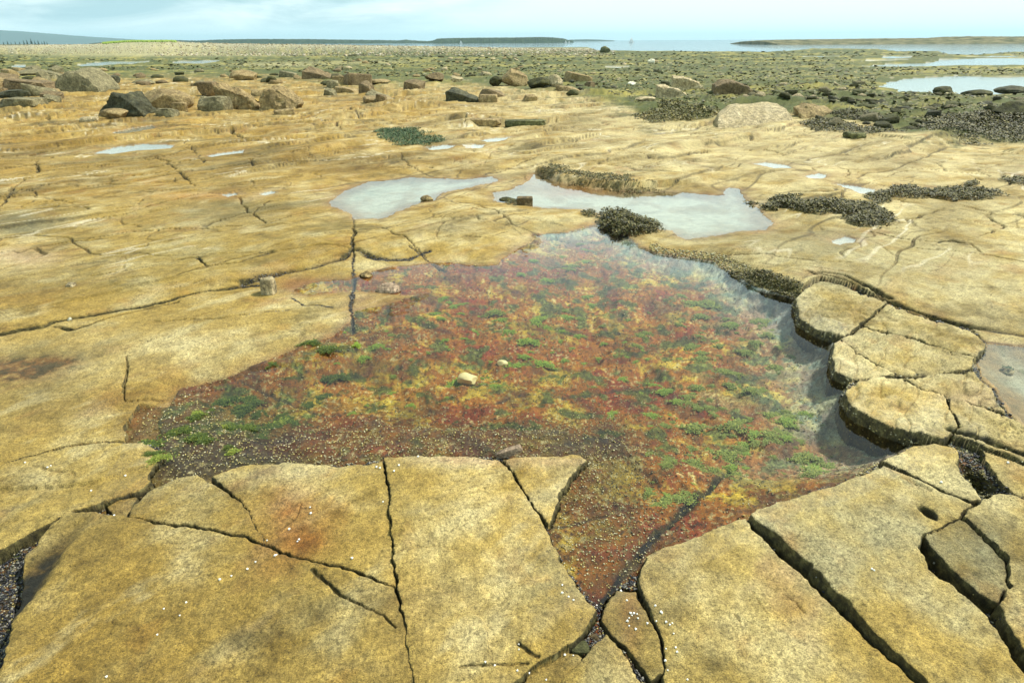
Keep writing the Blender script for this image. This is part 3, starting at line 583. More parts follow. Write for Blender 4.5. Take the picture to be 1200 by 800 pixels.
M_ISLE = forest('forest', (.018,.035,.018), (.05,.075,.035)); M_HEAD = forest('weedy_headland', (.06,.07,.03), (.25,.22,.12)); M_MOUNT = forest('mountain_forest', (.03,.05,.03), (.06,.085,.045))
def water_material(name, tint, bs, bd, deep=None, wscale=1.0):
    """clear water: real Fresnel split between seeing through and mirroring the sky"""
    m, nt, b, o = new_mat(name); nt.nodes.remove(b)
    fr = nd(nt, 'ShaderNodeFresnel', IOR=1.40)
    ge = nd(nt, 'ShaderNodeNewGeometry'); n = nd(nt, 'ShaderNodeTexNoise', Scale=bs, Detail=3.0, Roughness=.5); nt.links.new(ge.outputs['Position'], n.inputs['Vector'])
    bp = nd(nt, 'ShaderNodeBump', Strength=1.0, Distance=bd); nt.links.new(n.outputs['Fac'], bp.inputs['Height'])
    gl = nd(nt, 'ShaderNodeBsdfGlossy', Roughness=.03); nt.links.new(bp.outputs[0], gl.inputs['Normal']); nt.links.new(bp.outputs[0], fr.inputs['Normal'])
    if deep is None:
        tr = nd(nt, 'ShaderNodeBsdfTransparent'); tr.inputs[0].default_value = (*tint, 1)
    else:
        tr = nd(nt, 'ShaderNodeBsdfDiffuse'); tr.inputs[0].default_value = (*deep, 1)
    mx = nd(nt, 'ShaderNodeMixShader'); nt.links.new(fr.outputs[0], mx.inputs[0]); nt.links.new(tr.outputs[0], mx.inputs[1]); nt.links.new(gl.outputs[0], mx.inputs[2]); nt.links.new(mx.outputs[0], o.inputs[0])
    return m
M_WATER = water_material('pool_water', (.93,.96,.92), 5.0, .0012)
M_LAG = water_material('lagoon_water', (.8,.9,.88), 3.0, .01)
M_SEA = water_material('sea_water', (1,1,1), .35, .10, (.10,.17,.17))

# ------------------------------------------------------------------ object helpers
def link(o, parent=None):
    C.objects.link(o)
    if parent: o.parent = parent
    return o
def tag(o, label=None, cat=None, group=None, kind=None):
    if label: o['label'] = label
    if cat: o['category'] = cat
    if group: o['group'] = group
    if kind: o['kind'] = kind
    return o
def npmesh(name, v, f, mat, smooth=True, cols=None, wets=None, parent=None, grow_shade=None):
    me = bpy.data.meshes.new(name); f = np.asarray(f, dtype=np.int32); k = f.shape[1]
    me.vertices.add(len(v)); me.vertices.foreach_set('co', np.asarray(v, dtype=np.float32).ravel())
    me.loops.add(f.size); me.loops.foreach_set('vertex_index', f.ravel())
    me.polygons.add(len(f)); me.polygons.foreach_set('loop_start', np.arange(0, f.size, k, dtype=np.int32)); me.polygons.foreach_set('loop_total', np.full(len(f), k, dtype=np.int32))
    me.update(calc_edges=True)
    if smooth: me.polygons.foreach_set('use_smooth', np.ones(len(f), bool))
    if cols is not None:
        a = me.attributes.new('base', 'FLOAT_COLOR', 'POINT'); a.data.foreach_set('color', np.concatenate([cols, np.ones((len(cols), 1))], 1).astype(np.float32).ravel())
        a = me.attributes.new('wet', 'FLOAT', 'POINT'); a.data.foreach_set('value', wets.astype(np.float32))
    if grow_shade is not None: a = me.attributes.new('grow_shade', 'FLOAT', 'POINT'); a.data.foreach_set('value', grow_shade.astype(np.float32))
    me.materials.append(mat); me.update()
    return link(bpy.data.objects.new(name, me), parent)

# ------------------------------------------------------------------ cut the surface into bedrock and slabs
idx = np.arange(NR*NC).reshape(NR, NC)
quads = np.stack([idx[:-1, :-1], idx[:-1, 1:], idx[1:, 1:], idx[1:, :-1]], -1).reshape(-1, 4)
fs = np.max(np.stack([sid[:-1, :-1], sid[:-1, 1:], sid[1:, 1:], sid[1:, :-1]]), 0).ravel()
VX = np.stack([X.ravel(), Y.ravel(), Zf.ravel()], 1); VC = bc.reshape(-1, 3); VWt = wet.ravel()
def extract(mask, name, mat, origin=None, skirt=0.0):
    q = quads[mask]; used, inv = np.unique(q, return_inverse=True); q = inv.reshape(q.shape)
    v = VX[used].copy(); c = VC[used]; w = VWt[used]
    if skirt:
        e = np.concatenate([q[:, [0, 1]], q[:, [1, 2]], q[:, [2, 3]], q[:, [3, 0]]])
        key = np.sort(e, 1); kk = key[:, 0].astype(np.int64)*len(v)+key[:, 1]
        un, first, cnt = np.unique(kk, return_index=True, return_counts=True); be = e[first[cnt == 1]]
        bv, binv = np.unique(be, return_inverse=True); be2 = binv.reshape(be.shape)
        low = v[bv].copy(); low[:, 2] = np.minimum(low[:, 2]-.02, low[:, 2].min()) - skirt; cen = v[:, :2].mean(0); low[:, :2] += (cen-low[:, :2])*.01
        n0 = len(v); v = np.concatenate([v, low]); c = np.concatenate([c, c[bv]]); w = np.concatenate([w, w[bv]])
        q = np.concatenate([q, np.stack([be[:, 1], be[:, 0], n0+be2[:, 0], n0+be2[:, 1]], 1)])
    if origin is None: origin = (0, 0, 0)
    o = npmesh(name, v-np.array(origin), q, mat, True, c, w, grow_shade=1-sm(12, 26, v[:, 1])); o.location = origin
    return o
bed = extract(fs < 0, 'bedrock_ground', M_GROUND); tag(bed, kind='structure')
for k, (nm, poly, top, tn, lab, tr) in enumerate(SLABS):
    m = fs == k
    if not m.any(): continue
    c = PW(poly, top).mean(0)
    o = extract(m, 'rock_slab', M_GROUND, (float(c[0]), float(c[1]), 0.0), .12)
    tag(o, lab, 'rock slab', 'broken blocks between the two pools' if nm[0] == 'h' and nm[1].isdigit() else 'jointed slabs of the near shore')
tick('cut')
# water sheets
for nm, (m, zw) in water.items():
    fm = (m[:-1, :-1] & m[1:, 1:]).ravel(); q = quads[fm]
    if not len(q): continue
    used, inv = np.unique(q, return_inverse=True); v = VX[used].copy(); v[:, 2] = zw
    o = npmesh('tide_pool_water' if nm in ('tide_pool', 'upper', 'upper_left', 'side') else ('lagoon_water' if nm[:3] == 'lag' else 'puddle_water'), v, inv.reshape(q.shape), M_LAG if nm[:3] == 'lag' else M_WATER)
    tag(o, kind='structure')
# sea
def sheet(name, pts, z, mat):
    me = bpy.data.meshes.new(name); me.from_pydata([(a, b, z) for a, b in pts], [], [tuple(range(len(pts)))]); me.materials.append(mat); return tag(link(bpy.data.objects.new(name, me)), kind='structure')
sheet('sea_water', [(-9000, -300), (9000, -300), (9000, 14000), (-9000, 14000)], SEA, M_SEA)
sheet('seabed_ground', [(-9100, -400), (9100, -400), (9100, 14100), (-9100, 14100)], SEA-6, M_ROCK['olive'])

# ------------------------------------------------------------------ rocks
def rock_mesh(seed, cuts=9, sub=3, rough=.06, box=False, flat=1.0):
    rs = np.random.default_rng(seed)
    bm = bmesh.new(); bmesh.ops.create_icosphere(bm, subdivisions=sub, radius=1.0)
    v = np.array([p.co[:] for p in bm.verts]); f = np.array([[q.index for q in p.verts] for p in bm.faces]); bm.free()
    if box:
        v = np.sign(v)*np.abs(v)**.22; v = v/np.abs(v).max(0)
    for _ in range(cuts):
        n = rs.normal(size=3); n /= np.linalg.norm(n); h = rs.uniform(.55, .85) if not box else rs.uniform(.95, 1.25)
        d = v@n; k = d > h; v[k] -= np.outer(d[k]-h, n)*.985
    for fr, am in ((1.7, rough), (4.5, rough*.45), (11., rough*.2)):
        a = noise(v[:, 0]*fr+seed, v[:, 1]*fr+v[:, 2]*fr*.7, seed); b = noise(v[:, 2]*fr-seed, v[:, 1]*fr-v[:, 0]*fr*.6, seed+3)
        v = v*(1+am*(a+b)[:, None])
    v /= np.abs(v).max(0)
    return v, f
def place_rock(px, py, wpx, hpx, mat, label=None, group=None, seed=0, rough=.06, cuts=9, box=False, dr=.8, rz=0, tilt=(0, 0), name='boulder', cat='boulder', sub=4, sink=.15, shear=0, base=None, smooth=True):
    x, y = W(px, py); s = mpp(px, py); w = wpx*s/2; h = hpx*s*.92/(1-sink)/2
    zz = float(gz(Zf, np.array([x]), np.array([y]))[0]) if base is None else base
    v, f = rock_mesh(seed, cuts, sub, rough, box)
    v = v*np.array([w, max(w*dr, h*.7), h]); v[:, 0] += shear*v[:, 2]
    rot = np.array(Matrix.Rotation(rz, 3, 'Z') @ Matrix.Rotation(tilt[0], 3, 'X') @ Matrix.Rotation(tilt[1], 3, 'Y')); v = v@rot.T
    v[:, 2] -= v[:, 2].min() + 2*h*sink
    o = npmesh(name, v, f, M_ROCK[mat] if isinstance(mat, str) else mat, smooth)
    if smooth and cuts > 4:
        try: o.data.shade_smooth()
        except Exception: pass
        me = o.data; 
        try: me.set_sharp_from_angle(angle=R(32))
        except Exception: pass
    o.location = (x, y+max(w*dr, h*.7)*.6, zz); tag(o, label, cat, group); return o
def profile_rock(pts, mat, label, depth=1.0, rise=.15, bev=.06, rough=.10, seed=1, lean=.15, cat='boulder', group='rocks on the shelf', sink=.22):
    """block whose face towards the sea shelf follows an outline; it has its own distance, size and thickness"""
    pts = np.array(pts, float); bx = (pts[:, 0].min()+pts[:, 0].max())/2; by = pts[:, 1].max()
    x, y = W(bx, by); s = mpp(bx, by); xs = (pts[:, 0]-bx)*s; zs_ = (by-pts[:, 1])*s*.9; Wd = np.ptp(xs); D = depth*Wd
    bm = bmesh.new(); n = len(pts); hmax = zs_.max()
    fr = [bm.verts.new((xs[i], zs_[i]*lean, zs_[i]-sink*hmax)) for i in range(n)]
    bk = [bm.verts.new((xs[i]*.86+.05*Wd, D+zs_[i]*lean*.3, (zs_[i]*(1+rise) if zs_[i] > .3*hmax else zs_[i])-sink*hmax)) for i in range(n)]
    bm.faces.new(fr); bm.faces.new(bk[::-1])
    for i in range(n): bm.faces.new((fr[(i+1) % n], fr[i], bk[i], bk[(i+1) % n]))
    bmesh.ops.recalc_face_normals(bm, faces=bm.faces[:])
    bmesh.ops.bevel(bm, geom=bm.edges[:], offset=bev*hmax, segments=2, profile=.6, affect='EDGES')
    bmesh.ops.triangulate(bm, faces=bm.faces[:])
    for _ in range(2):
        L = [e for e in bm.edges if e.calc_length() > .10*Wd]
        if L: bmesh.ops.subdivide_edges(bm, edges=L, cuts=1); bmesh.ops.triangulate(bm, faces=[f for f in bm.faces if len(f.verts) > 3])
    L = [e for e in bm.edges if e.calc_length() > .05*Wd]
    if L: bmesh.ops.subdivide_edges(bm, edges=L, cuts=1); bmesh.ops.triangulate(bm, faces=[f for f in bm.faces if len(f.verts) > 3])
    bm.normal_update(); co = np.array([v.co[:] for v in bm.verts]); no = np.array([v.normal[:] for v in bm.verts]); q = co/Wd*3; co[:, 2] *= 1.0
    d = noise(q[:, 0]*1.3+seed, q[:, 2]*1.3+q[:, 1], seed)+.5*noise(q[:, 0]*3.1+q[:, 1]*2, q[:, 2]*3.7-q[:, 1], seed+1)+.3*noise(q[:, 0]*8+q[:, 1]*5, q[:, 2]*8-q[:, 1]*4, seed+2)
    co = co+no*(d*rough*hmax)[:, None]
    for v, c in zip(bm.verts, co): v.co = c
    me = bpy.data.meshes.new('boulder'); bm.to_mesh(me); bm.free(); me.materials.append(M_ROCK[mat]); me.shade_smooth()
    try: me.set_sharp_from_angle(angle=R(30))
    except Exception: pass
    o = link(bpy.data.objects.new('boulder', me)); o.location = (x, y, float(gz(Zf, np.array([x]), np.array([y]))[0])); return tag(o, label, cat, group)
PR = [
 ([(117,125),(124,112),(135,103),(146,104),(158,113),(167,128),(166,135),(150,137),(138,130),(120,131)],'dark','dark angular boulder, darkest of the left group',dict(depth=.8,seed=2,rise=.05)),
 ([(252,89),(250,108),(272,122),(298,127),(300,112),(286,102),(264,93)][::-1],'tan','long slab tilted up to a sharp point on its left end',dict(depth=.5,seed=3,rise=.0,bev=.04)),
 ([(299,126),(304,102),(309,98),(324,99),(340,108),(350,115),(340,125),(330,128),(315,127)],'tan','split tan slab leaning right of the sharp pointed slab',dict(depth=.6,seed=4,lean=.5,bev=.05)),
 ([(522,118),(522,103),(527,102),(537,105),(553,111),(560,113),(560,118)],'dark','dark box-shaped rock on the bare shelf at centre',dict(depth=.7,seed=5,rise=.25,lean=.02,bev=.04)),
 ([(353,91),(354,81),(360,82),(378,86),(390,90),(385,93),(365,93)],'brown','flat wedge of rock with a dark left end by the weed edge',dict(depth=.6,seed=6,rise=.4)),
 ([(428,115),(428,104),(436,107),(452,110),(460,113),(455,116)],'greyrock','low grey wedge with a dark left face left of the dark box-shaped rock',dict(depth=.7,seed=7,rise=.4)),
 ([(770,113),(770,96),(779,97),(798,101),(806,106),(800,112),(782,114)],'cream','pale block with a dark left face on the weed edge',dict(depth=.8,seed=8,rise=.1,bev=.04)),
 ([(787,102),(788,88),(804,90),(821,95),(826,103),(805,106)],'cream','pale cracked boulder behind the block with the dark left face',dict(depth=.7,seed=9,rise=.1)),
 ([(848,146),(846,141),(854,130),(871,122),(895,120),(930,119),(945,121),(944,133),(930,137),(905,140),(880,146),(862,148)],'cream','long pale whaleback rock with stepped cracks, right of centre',dict(depth=.7,seed=10,rise=.1,lean=2.6,bev=.08,sink=.42,rough=.06)),
 ([(944,134),(942,122),(958,118),(985,122),(988,130),(970,136),(955,138)],'tan','tan hump on the right end of the whaleback rock',dict(depth=.9,seed=11,rise=.1,lean=1.6,bev=.08,sink=.42)),
 ([(838,108),(838,97),(846,93),(862,92),(878,97),(888,106),(886,112),(860,112)],'brown','brown striped boulder among weed, right of centre',dict(depth=.8,seed=12,bev=.12)),
 ([(64,105),(62,94),(67,83),(78,78),(92,79),(104,87),(113,97),(117,105),(95,108)],'greyrock','big rounded grey boulder standing alone at the left',dict(depth=.9,seed=13,lean=.3,bev=.2,rough=.04)),
]
for a_ in PR: profile_rock(a_[0], a_[1], a_[2], **a_[3])
for k in range(42):
    px = random.choice((random.uniform(-10, 62), random.uniform(150, 360), random.uniform(380, 700))); py = random.uniform(84, 134) if px < 360 else random.uniform(94, 122)
    place = dict(box=True, cuts=random.choice((5, 7)), seed=500+k, rough=.05, rz=random.uniform(-.6, .6), tilt=(random.uniform(-.15, .2), random.uniform(-.1, .3)), sink=.6, sub=3)
    BLX = globals().setdefault('BLX', []); BLX.append((px, py, random.uniform(10, 34), random.uniform(4, 11), random.choice(('tan', 'tan', 'greyrock', 'brown')), ('at the far left' if px < 70 else 'around the pointed slab' if px < 370 else 'along the edge of the weed at centre'), place))
BL = [
 (131,140,34,14,'tan','small angular tan rock leaning on the front of the dark angular boulder',dict(cuts=10,rough=.03,seed=5)),
 (102,143,20,6,'cream','thin pale splinter of rock lying left of the dark angular boulder',dict(box=True,cuts=4,seed=6,rz=.5)),
 (187,129,66,26,'tan','broad rounded tan rock behind the dark angular boulder',dict(cuts=7,rough=.05,seed=7)),
 (243,112,20,17,'brown','dark brown square block behind the sharp pointed slab',dict(box=True,cuts=3,seed=10,rough=.03)),
 (250,130,34,18,'greyrock','grey block at the foot of the sharp pointed slab',dict(box=True,cuts=5,seed=11,rough=.04)),
 (211,133,16,11,'tan','small upright tan block in the left rock group',dict(box=True,cuts=5,seed=12)),
 (195,137,22,10,'greyrock','flat grey stone below the broad rounded tan rock',dict(box=True,cuts=6,seed=13)),
 (285,94,36,13,'tan','low tan rock behind the sharp pointed slab',dict(cuts=10,seed=14)),
 (572,118,22,9,'tan','squared tan rock touching the right side of the dark box-shaped rock',dict(box=True,cuts=3,seed=18,rough=.03)),
 (602,101,36,19,'tan','tan boulder split by weed at the shelf edge',dict(cuts=8,seed=19,tilt=(0,.3))),
 (582,101,18,12,'weedy','weed-covered rock touching the split tan boulder',dict(cuts=7,seed=20)),
 (634,105,32,14,'weedy','dark weedy boulder with a paler one on its right',dict(cuts=7,seed=21)),
 (650,105,20,15,'cream','pale rounded boulder right of the dark weedy one',dict(cuts=5,seed=22)),
 (510,96,26,10,'brown','brown rock at the weed edge above the dark box-shaped rock',dict(cuts=9,seed=23)),
 (535,97,16,9,'cream','small pale pointed rock beside the brown rock at the weed edge',dict(cuts=9,seed=24)),
 (566,147,44,9,'tan','left half of the low broken ledge at centre',dict(box=True,cuts=5,seed=25,rough=.05,dr=.5)),
 (616,147,50,8,'olive','right half of the low broken ledge at centre',dict(box=True,cuts=6,seed=26,rough=.05,dr=.4)),
 (709,62,13,8,'olive','lone green-stained boulder on the skyline at the shore',dict(cuts=6,seed=31)),
 (764,75,10,6,'white','lone small white rock out in the weed field',dict(cuts=8,seed=32)),
 (740,99,12,5,'white','low white stone in the weed left of the pale cracked boulder',dict(cuts=8,seed=33)),
 (1108,112,24,11,'weedy','weed-draped rock at the near edge of the right lagoon',dict(cuts=8,seed=34)),
 (1190,143,56,20,'weedy','large weedy rock at the right edge above the weed mat',dict(cuts=7,seed=35)),
 (1190,108,36,9,'dark','dark rock at the right edge beside the lagoon',dict(cuts=7,seed=36)),
 (1150,112,36,9,'weedy','flat weed-covered rock in front of the lagoon',dict(cuts=7,seed=37)),
 (30,108,56,13,'brown','flat layered brown rock at the far left',dict(box=True,cuts=7,seed=38,tilt=(0,.1))),
 (18,114,40,9,'dark','dark low rock at the left edge in front of the layered brown one',dict(box=True,cuts=7,seed=39)),
 (51,103,20,20,'greyrock','upright grey rock touching the left of the big rounded boulder',dict(cuts=9,seed=40)),
 (127,99,26,10,'dark','dark flat rock to the right of the big rounded boulder',dict(cuts=9,seed=41)),
 (30,88,40,8,'greyrock','low grey rock in the weed at upper left',dict(cuts=9,seed=42)),
 (165,99,26,6,'greyrock','flat pale grey rock between the boulders and the weed',dict(cuts=9,seed=43)),
 (415,97,24,9,'cream','pale yellowish rock at the weed edge left of centre',dict(cuts=9,seed=44)),
 (440,98,34,6,'tan','flat tan rock right of the pale yellowish one',dict(cuts=8,seed=45)),
 (22,128,44,9,'greyrock','low dark-fronted ledge at the left edge',dict(box=True,cuts=7,seed=46)),
 (1003,163,22,7,'olive','small block at the end of the weed strip on pale rock',dict(box=True,cuts=5,seed=48)),
 (760,118,30,6,'cream','low cream rock in weed in front of the pale block',dict(cuts=8,seed=49)),
]
for px, py, w, h, mt, lb, kw in BL: place_rock(px, py, w, h, mt, lb, 'rocks on the shelf', **kw)
for px, py, w, h, mt, wh, kw in BLX: place_rock(px, py, w, h, mt, {'tan':'tan','greyrock':'grey','brown':'brown'}[mt]+' broken block half sunk '+wh, 'broken ledge blocks '+wh, name='ledge_block', cat='rock', **kw)
M_ROCK['paleyellow'] = plain('pale_yellow_stone', (.80,.70,.36), .6)
# near stones
ST = [
 (313,341,15,22,'cream','upright pale stone standing in the long mussel crack',dict(box=True,cuts=5,seed=60,dr=.8,rough=.05),None),
 (453,336,30,15,'pink','rounded pinkish cobble at the far left shore of the big pool',dict(cuts=2,seed=61,rough=.03,dr=.7),-.07),
 (615,236,19,13,'brown','square brown stone standing in the upper pool',dict(box=True,cuts=2,seed=62,rough=.02,dr=.6),-.07),
 (547,426,26,12,'paleyellow','larger pale yellow stone lying on the bed of the big pool',dict(cuts=5,seed=63,rough=.06,dr=.9),None),
 (588,404,14,8,'paleyellow','smaller white stone on the pool bed behind the pale yellow one',dict(cuts=5,seed=64,rough=.06),None),
 (596,531,34,7,'pink','pinkish sliver of rock at the top of the tall centre slab',dict(box=True,cuts=5,seed=65,tilt=(0,-.35),dr=.3,rough=.05),None),
 (681,757,22,16,'olive','yellow-green chunk of rock jammed in the bottom crack',dict(box=True,cuts=5,seed=66,rough=.04),-.05),
 (697,742,15,14,'brown','rusty pebble right of the yellow-green chunk in the crack',dict(cuts=6,seed=67),-.05),
 (500,232,16,7,'tan','small low stone at the right end of the upper left pool',dict(cuts=6,seed=68),None),
 (594,230,20,6,'weedy','weedy low stone left of the square brown stone',dict(cuts=6,seed=69),None),
 (82,336,10,4,'cream','pale flat chip lying on bare rock at the left',dict(box=True,cuts=4,seed=70),None),
 (428,318,16,8,'tan','small tan stone in front of the crossing of two cracks',dict(cuts=5,seed=71),None),
 (80,373,6,4,'white','white pebble lying in the long crack at the left',dict(cuts=4,seed=72),None),
 (1186,428,16,7,'cream','pale stone at the right edge in the small side pool',dict(cuts=4,seed=73),None),
]
for px, py, w, h, mt, lb, kw, bs in ST: place_rock(px, py, w, h, mt, lb, None, name='stone', cat='stone', base=bs, sub=3, **kw)

# ------------------------------------------------------------------ scattered rubble: individual rocks that show largest, then a mass
protos = [rock_mesh(200+i, 8, 2, .08, i % 3 == 0) for i in range(8)]
pm = {}
def pmesh(i, mat):
    if (i, mat) not in pm:
        v, f = protos[i]; o = npmesh('rubble_rock', v, f, M_ROCK[mat], False); pm[(i, mat)] = o.data; bpy.data.objects.remove(o)
    return pm[(i, mat)]
ZONE = [ # x0,x1,y0,y1,n,size px,mats,where
 (960,1215,112,150,95,(9,20),('weedy','weedy','dark','olive','greyrock'),'among the weed mats at right'),
 (870,1010,98,122,36,(8,16),('weedy','greyrock','cream','olive'),'right of the brown striped boulder'),
 (640,860,70,112,40,(5,12),('weedy','dark','cream','olive'),'in the weed field at centre'),
 (400,640,62,92,48,(5,11),('greyrock','tan','weedy','cream'),'in the weed field left of centre'),
 (0,400,76,100,52,(7,16),('weedy','greyrock','tan','brown'),'in the weed field behind the big rounded boulder'),
]
for x0, x1, y0, y1, n, sz, mats, wh in ZONE:
    for k in range(n):
        px = random.uniform(x0, x1); py = random.uniform(y0, y1)
        if any(nm[:3] == 'lag' and min(p[0] for p in q)-4 < px < max(p[0] for p in q)+4 and min(p[1] for p in q)-1 < py < max(p[1] for p in q)+1 and random.random() < .9 for nm, (q, _) in PUD.items()): continue
        x, y = W(px, py); s = mpp(px, py)*random.uniform(*sz)/2*(.6+.6*(py-y0)/(y1-y0)); mt = random.choice(mats)
        o = bpy.data.objects.new('rubble_rock', pmesh(random.randrange(8), mt)); C.objects.link(o)
        hh = s*random.uniform(.35, .6)
        o.location = (x, y, float(gz(Zf, np.array([x]), np.array([y]))[0])+hh*.35); o.scale = (s, s*random.uniform(.7, 1.1), hh); o.rotation_euler = (random.uniform(-.2, .2), random.uniform(-.2, .2), random.uniform(0, 6.28))
        tag(o, {'weedy':'weed-brown','dark':'nearly black','olive':'greenish','greyrock':'grey','cream':'pale','tan':'tan','brown':'brown'}[mt]+' lump of rubble '+wh, 'rock', 'rubble '+wh)
def scatter(name, n, gen, protosv, mat, kind='stuff', label=None, cat=None, smooth=False):
    """merge many small shapes; gen(i) -> x,y,z,(sx,sy,sz),rz,tiltx,tilty arrays"""
    x, y, zz, sc, rz, tx = gen(n); vs = []; fsx = []; off = 0
    for p in range(len(protosv)):
        sel = np.arange(len(x)) % len(protosv) == p; v, f = protosv[p]
        k = sel.sum()
        if not k: continue
        c, s_ = np.cos(rz[sel])[:, None], np.sin(rz[sel])[:, None]; ct, st = np.cos(tx[sel])[:, None], np.sin(tx[sel])[:, None]
        a = v[None, :, 0]*sc[sel, 0:1]; b = v[None, :, 1]*sc[sel, 1:2]; d = v[None, :, 2]*sc[sel, 2:3]
        b, d = b*ct-d*st, b*st+d*ct; a, b = a*c-b*s_, a*s_+b*c
        V3 = np.stack([a+x[sel][:, None], b+y[sel][:, None], d+zz[sel][:, None]], -1).reshape(-1, 3)
        vs.append(V3); fsx.append((f[None]+(np.arange(k)*len(v))[:, None, None]+off).reshape(-1, f.shape[1])); off += k*len(v)
    o = npmesh(name, np.concatenate(vs), np.concatenate(fsx), mat, smooth)
    return tag(o, label, cat, kind=kind)
Wv = np.vectorize(lambda a, b: W(a, b), otypes=[float, float])
oct_v = np.array([(1,0,0),(-1,0,0),(0,1,0),(0,-1,0),(0,0,1),(0,0,-1)], float); oct_f = np.array([(0,2,4),(2,1,4),(1,3,4),(3,0,4),(2,0,5),(1,2,5),(3,1,5),(0,3,5)])
small = [rock_mesh(300+i, 6, 1, .1) for i in range(5)]
def far_gen(n, box, sz, sq, filt=None):
    x0, x1, y0, y1 = box; px = RNG.uniform(x0, x1, n); py = RNG.uniform(y0, y1, n)
    if filt is not None: k = filt(px, py) & (noise(px/38., py/5., 77)+.5*noise(px/12., py/2., 78) > RNG.uniform(-.35, .35, len(px))); px, py = px[k], py[k]
    x, y = Wv(px, py); s = (y*math.cos(PITCH)+1.6)/F*RNG.uniform(*sz, len(x))/2
    zz = gz(Zf, x, y); ok = zz > SEA-.1
    x, y, s, zz = x[ok], y[ok], s[ok], zz[ok]
    s = np.minimum(s, .4)
    return x, y, zz+s*sq*.3, np.stack([s, s*RNG.uniform(.6, 1, len(s)), s*sq*RNG.uniform(.6, 1.2, len(s))], 1), RNG.uniform(0, 6.28, len(s)), RNG.uniform(-.4, .4, len(s))
notlag = lambda px, py: ~np.logical_or.reduce([(px > min(p[0] for p in q)-3) & (px < max(p[0] for p in q)+3) & (py > min(p[1] for p in q)-.6) & (py < max(p[1] for p in q)+.8) for nm, (q, _) in PUD.items() if nm[:3] == 'lag'])
scatter('rubble', 2600, lambda n: far_gen(n, (-150, 1350, 61, 118), (1.2, 5), .5, lambda a, b: notlag(a, b) & (b < np.interp(a, [0,130,330,430,600,700,760,860,1000,1300], [92,84,84,92,92,102,116,116,128,130])) & (~((a > 60) & (a < 330) & (b < 69)))), small, M_ROCK['olive'], label='mass of small greenish rubble strewn over the weed field', cat='rubble')
scatter('cobbles', 4200, lambda n: spit_gen(n), small, M_COB, label='pale cobbles heaped on the far spit at left', cat='cobbles') if False else None
def spit_gen(n):
    U_ = RNG.uniform(-180, 700, n); y = RNG.uniform(200, 262, n); x = (U_-600)/F*(y*math.cos(PITCH)+2)
    zz = gz(Zf, x, y); ok = (zz > SEA+.1) & (RNG.uniform(0, 1, n) < 1-.8*np.exp(-((U_-170)/45)**2)*(y > 240)); x, y, zz = x[ok], y[ok], zz[ok]; s = RNG.uniform(.10, .32, len(x))
    return x, y, zz, np.stack([s, s, s*.6], 1), RNG.uniform(0, 6.28, len(s)), RNG.uniform(-.4, .4, len(s))
scatter('cobbles', 5200, spit_gen, small, M_COB, label='pale cobbles heaped on the far spit at left', cat='cobbles')
def band_gen(n):
    return far_gen(n, (180, 720, 58, 66), (1.5, 4), .6)
scatter('cobbles', 1500, band_gen, small, M_COB, label='band of tan cobbles along the far shore at centre left', cat='cobbles')
# grass on the spit
def grass_gen(n):
    U_ = RNG.uniform(126, 212, n); y = RNG.uniform(238, 256, n); x = (U_-600)/F*(y*math.cos(PITCH)+2); zz = gz(Zf, x, y)
    s = RNG.uniform(.4, 1.0, n); return x, y, zz+.1, np.stack([s*.5, s*.3, s*.5], 1), RNG.uniform(0, 6.28, n), RNG.uniform(-.3, .3, n)
scatter('dune_grass', 2500, grass_gen, [(oct_v, oct_f)], M_GRASS, label='bright green grass on top of the cobble spit', cat='grass')

tick('rocks')
# ---- seaweed
blade_v = np.array([(-.5,0,0),(.5,0,0),(-.6,.5,.35),(.6,.5,.35),(-.25,1,.15),(.3,1.05,.18)], float); blade_f = np.array([(0,1,3,2),(2,3,5,4)])
blade_v2 = np.array([(-.4,0,0),(.4,0,0),(-.7,.4,.5),(.35,.5,.55),(-.5,.9,.5),(.2,1.0,.75)], float)
BP = [(blade_v, blade_f), (blade_v2, blade_f), (blade_v*np.array([1,.8,-.2])+np.array([0,0,.2]), blade_f)]
def weed_patch(poly, n_, wpx, lpx, label, mat=M_WEED, h=.04, kind=None, name='rockweed', cat='seaweed', group='rockweed mats', edge=.5, wm=1.0):
    n = int(n_*2.0); pw = PW(poly); x = RNG.uniform(pw[:, 0].min(), pw[:, 0].max(), n*8); y = RNG.uniform(pw[:, 1].min(), pw[:, 1].max(), n*8)
    L = (pw.max(0)-pw.min(0)).min()
    d = pdist(x+.20*L*fbm(x, y, .3*L, 4, 301, .65), y+.20*L*fbm(x, y, .3*L, 4, 302, .65), pw, True, 3.0); k = np.where((-d > (RNG.uniform(0, 1, len(d))**2.5)*.16*L))[0][:n]; x, y, d = x[k], y[k], -d[k]
    dm = max(d.max(), .01); bump = np.sqrt(np.clip(d/(dm*edge), 0, 1))*h*(1+.5*fbm(x, y, L*.25, 2, 303))
    zz = gz(Zf, x, y)+bump*RNG.uniform(.35, 1, len(x))
    s = (y*math.cos(PITCH)+.8)/F
    sc = np.stack([s*wpx*.62*RNG.uniform(.6, 1.3, len(x)), s*lpx*.55*RNG.uniform(.6, 1.3, len(x)), s*lpx*.5*RNG.uniform(.3, 1., len(x))], 1)
    ox, oy = float(pw[:, 0].mean()), float(pw[:, 1].mean()); oz = float(gz(Zf, np.array([ox]), np.array([oy]))[0])
    o = scatter(name, len(x), lambda q: (x-ox, y-oy, zz-oz, sc, RNG.uniform(0, 6.28, len(x)), RNG.uniform(-.5, .6, len(x))), BP, mat, kind)
    o.location = (ox, oy, oz); tag(o, label, cat, group)
    return o
WATERED = ZW
weed_patch([(699,258),(708,249),(722,243),(738,242),(750,247),(748,252),(768,256),(776,264),(773,271),(750,274),(728,273),(712,268)], 2600, 2.4, 5, 'round mound of dark rockweed between the upper pool and the big pool', h=.10)
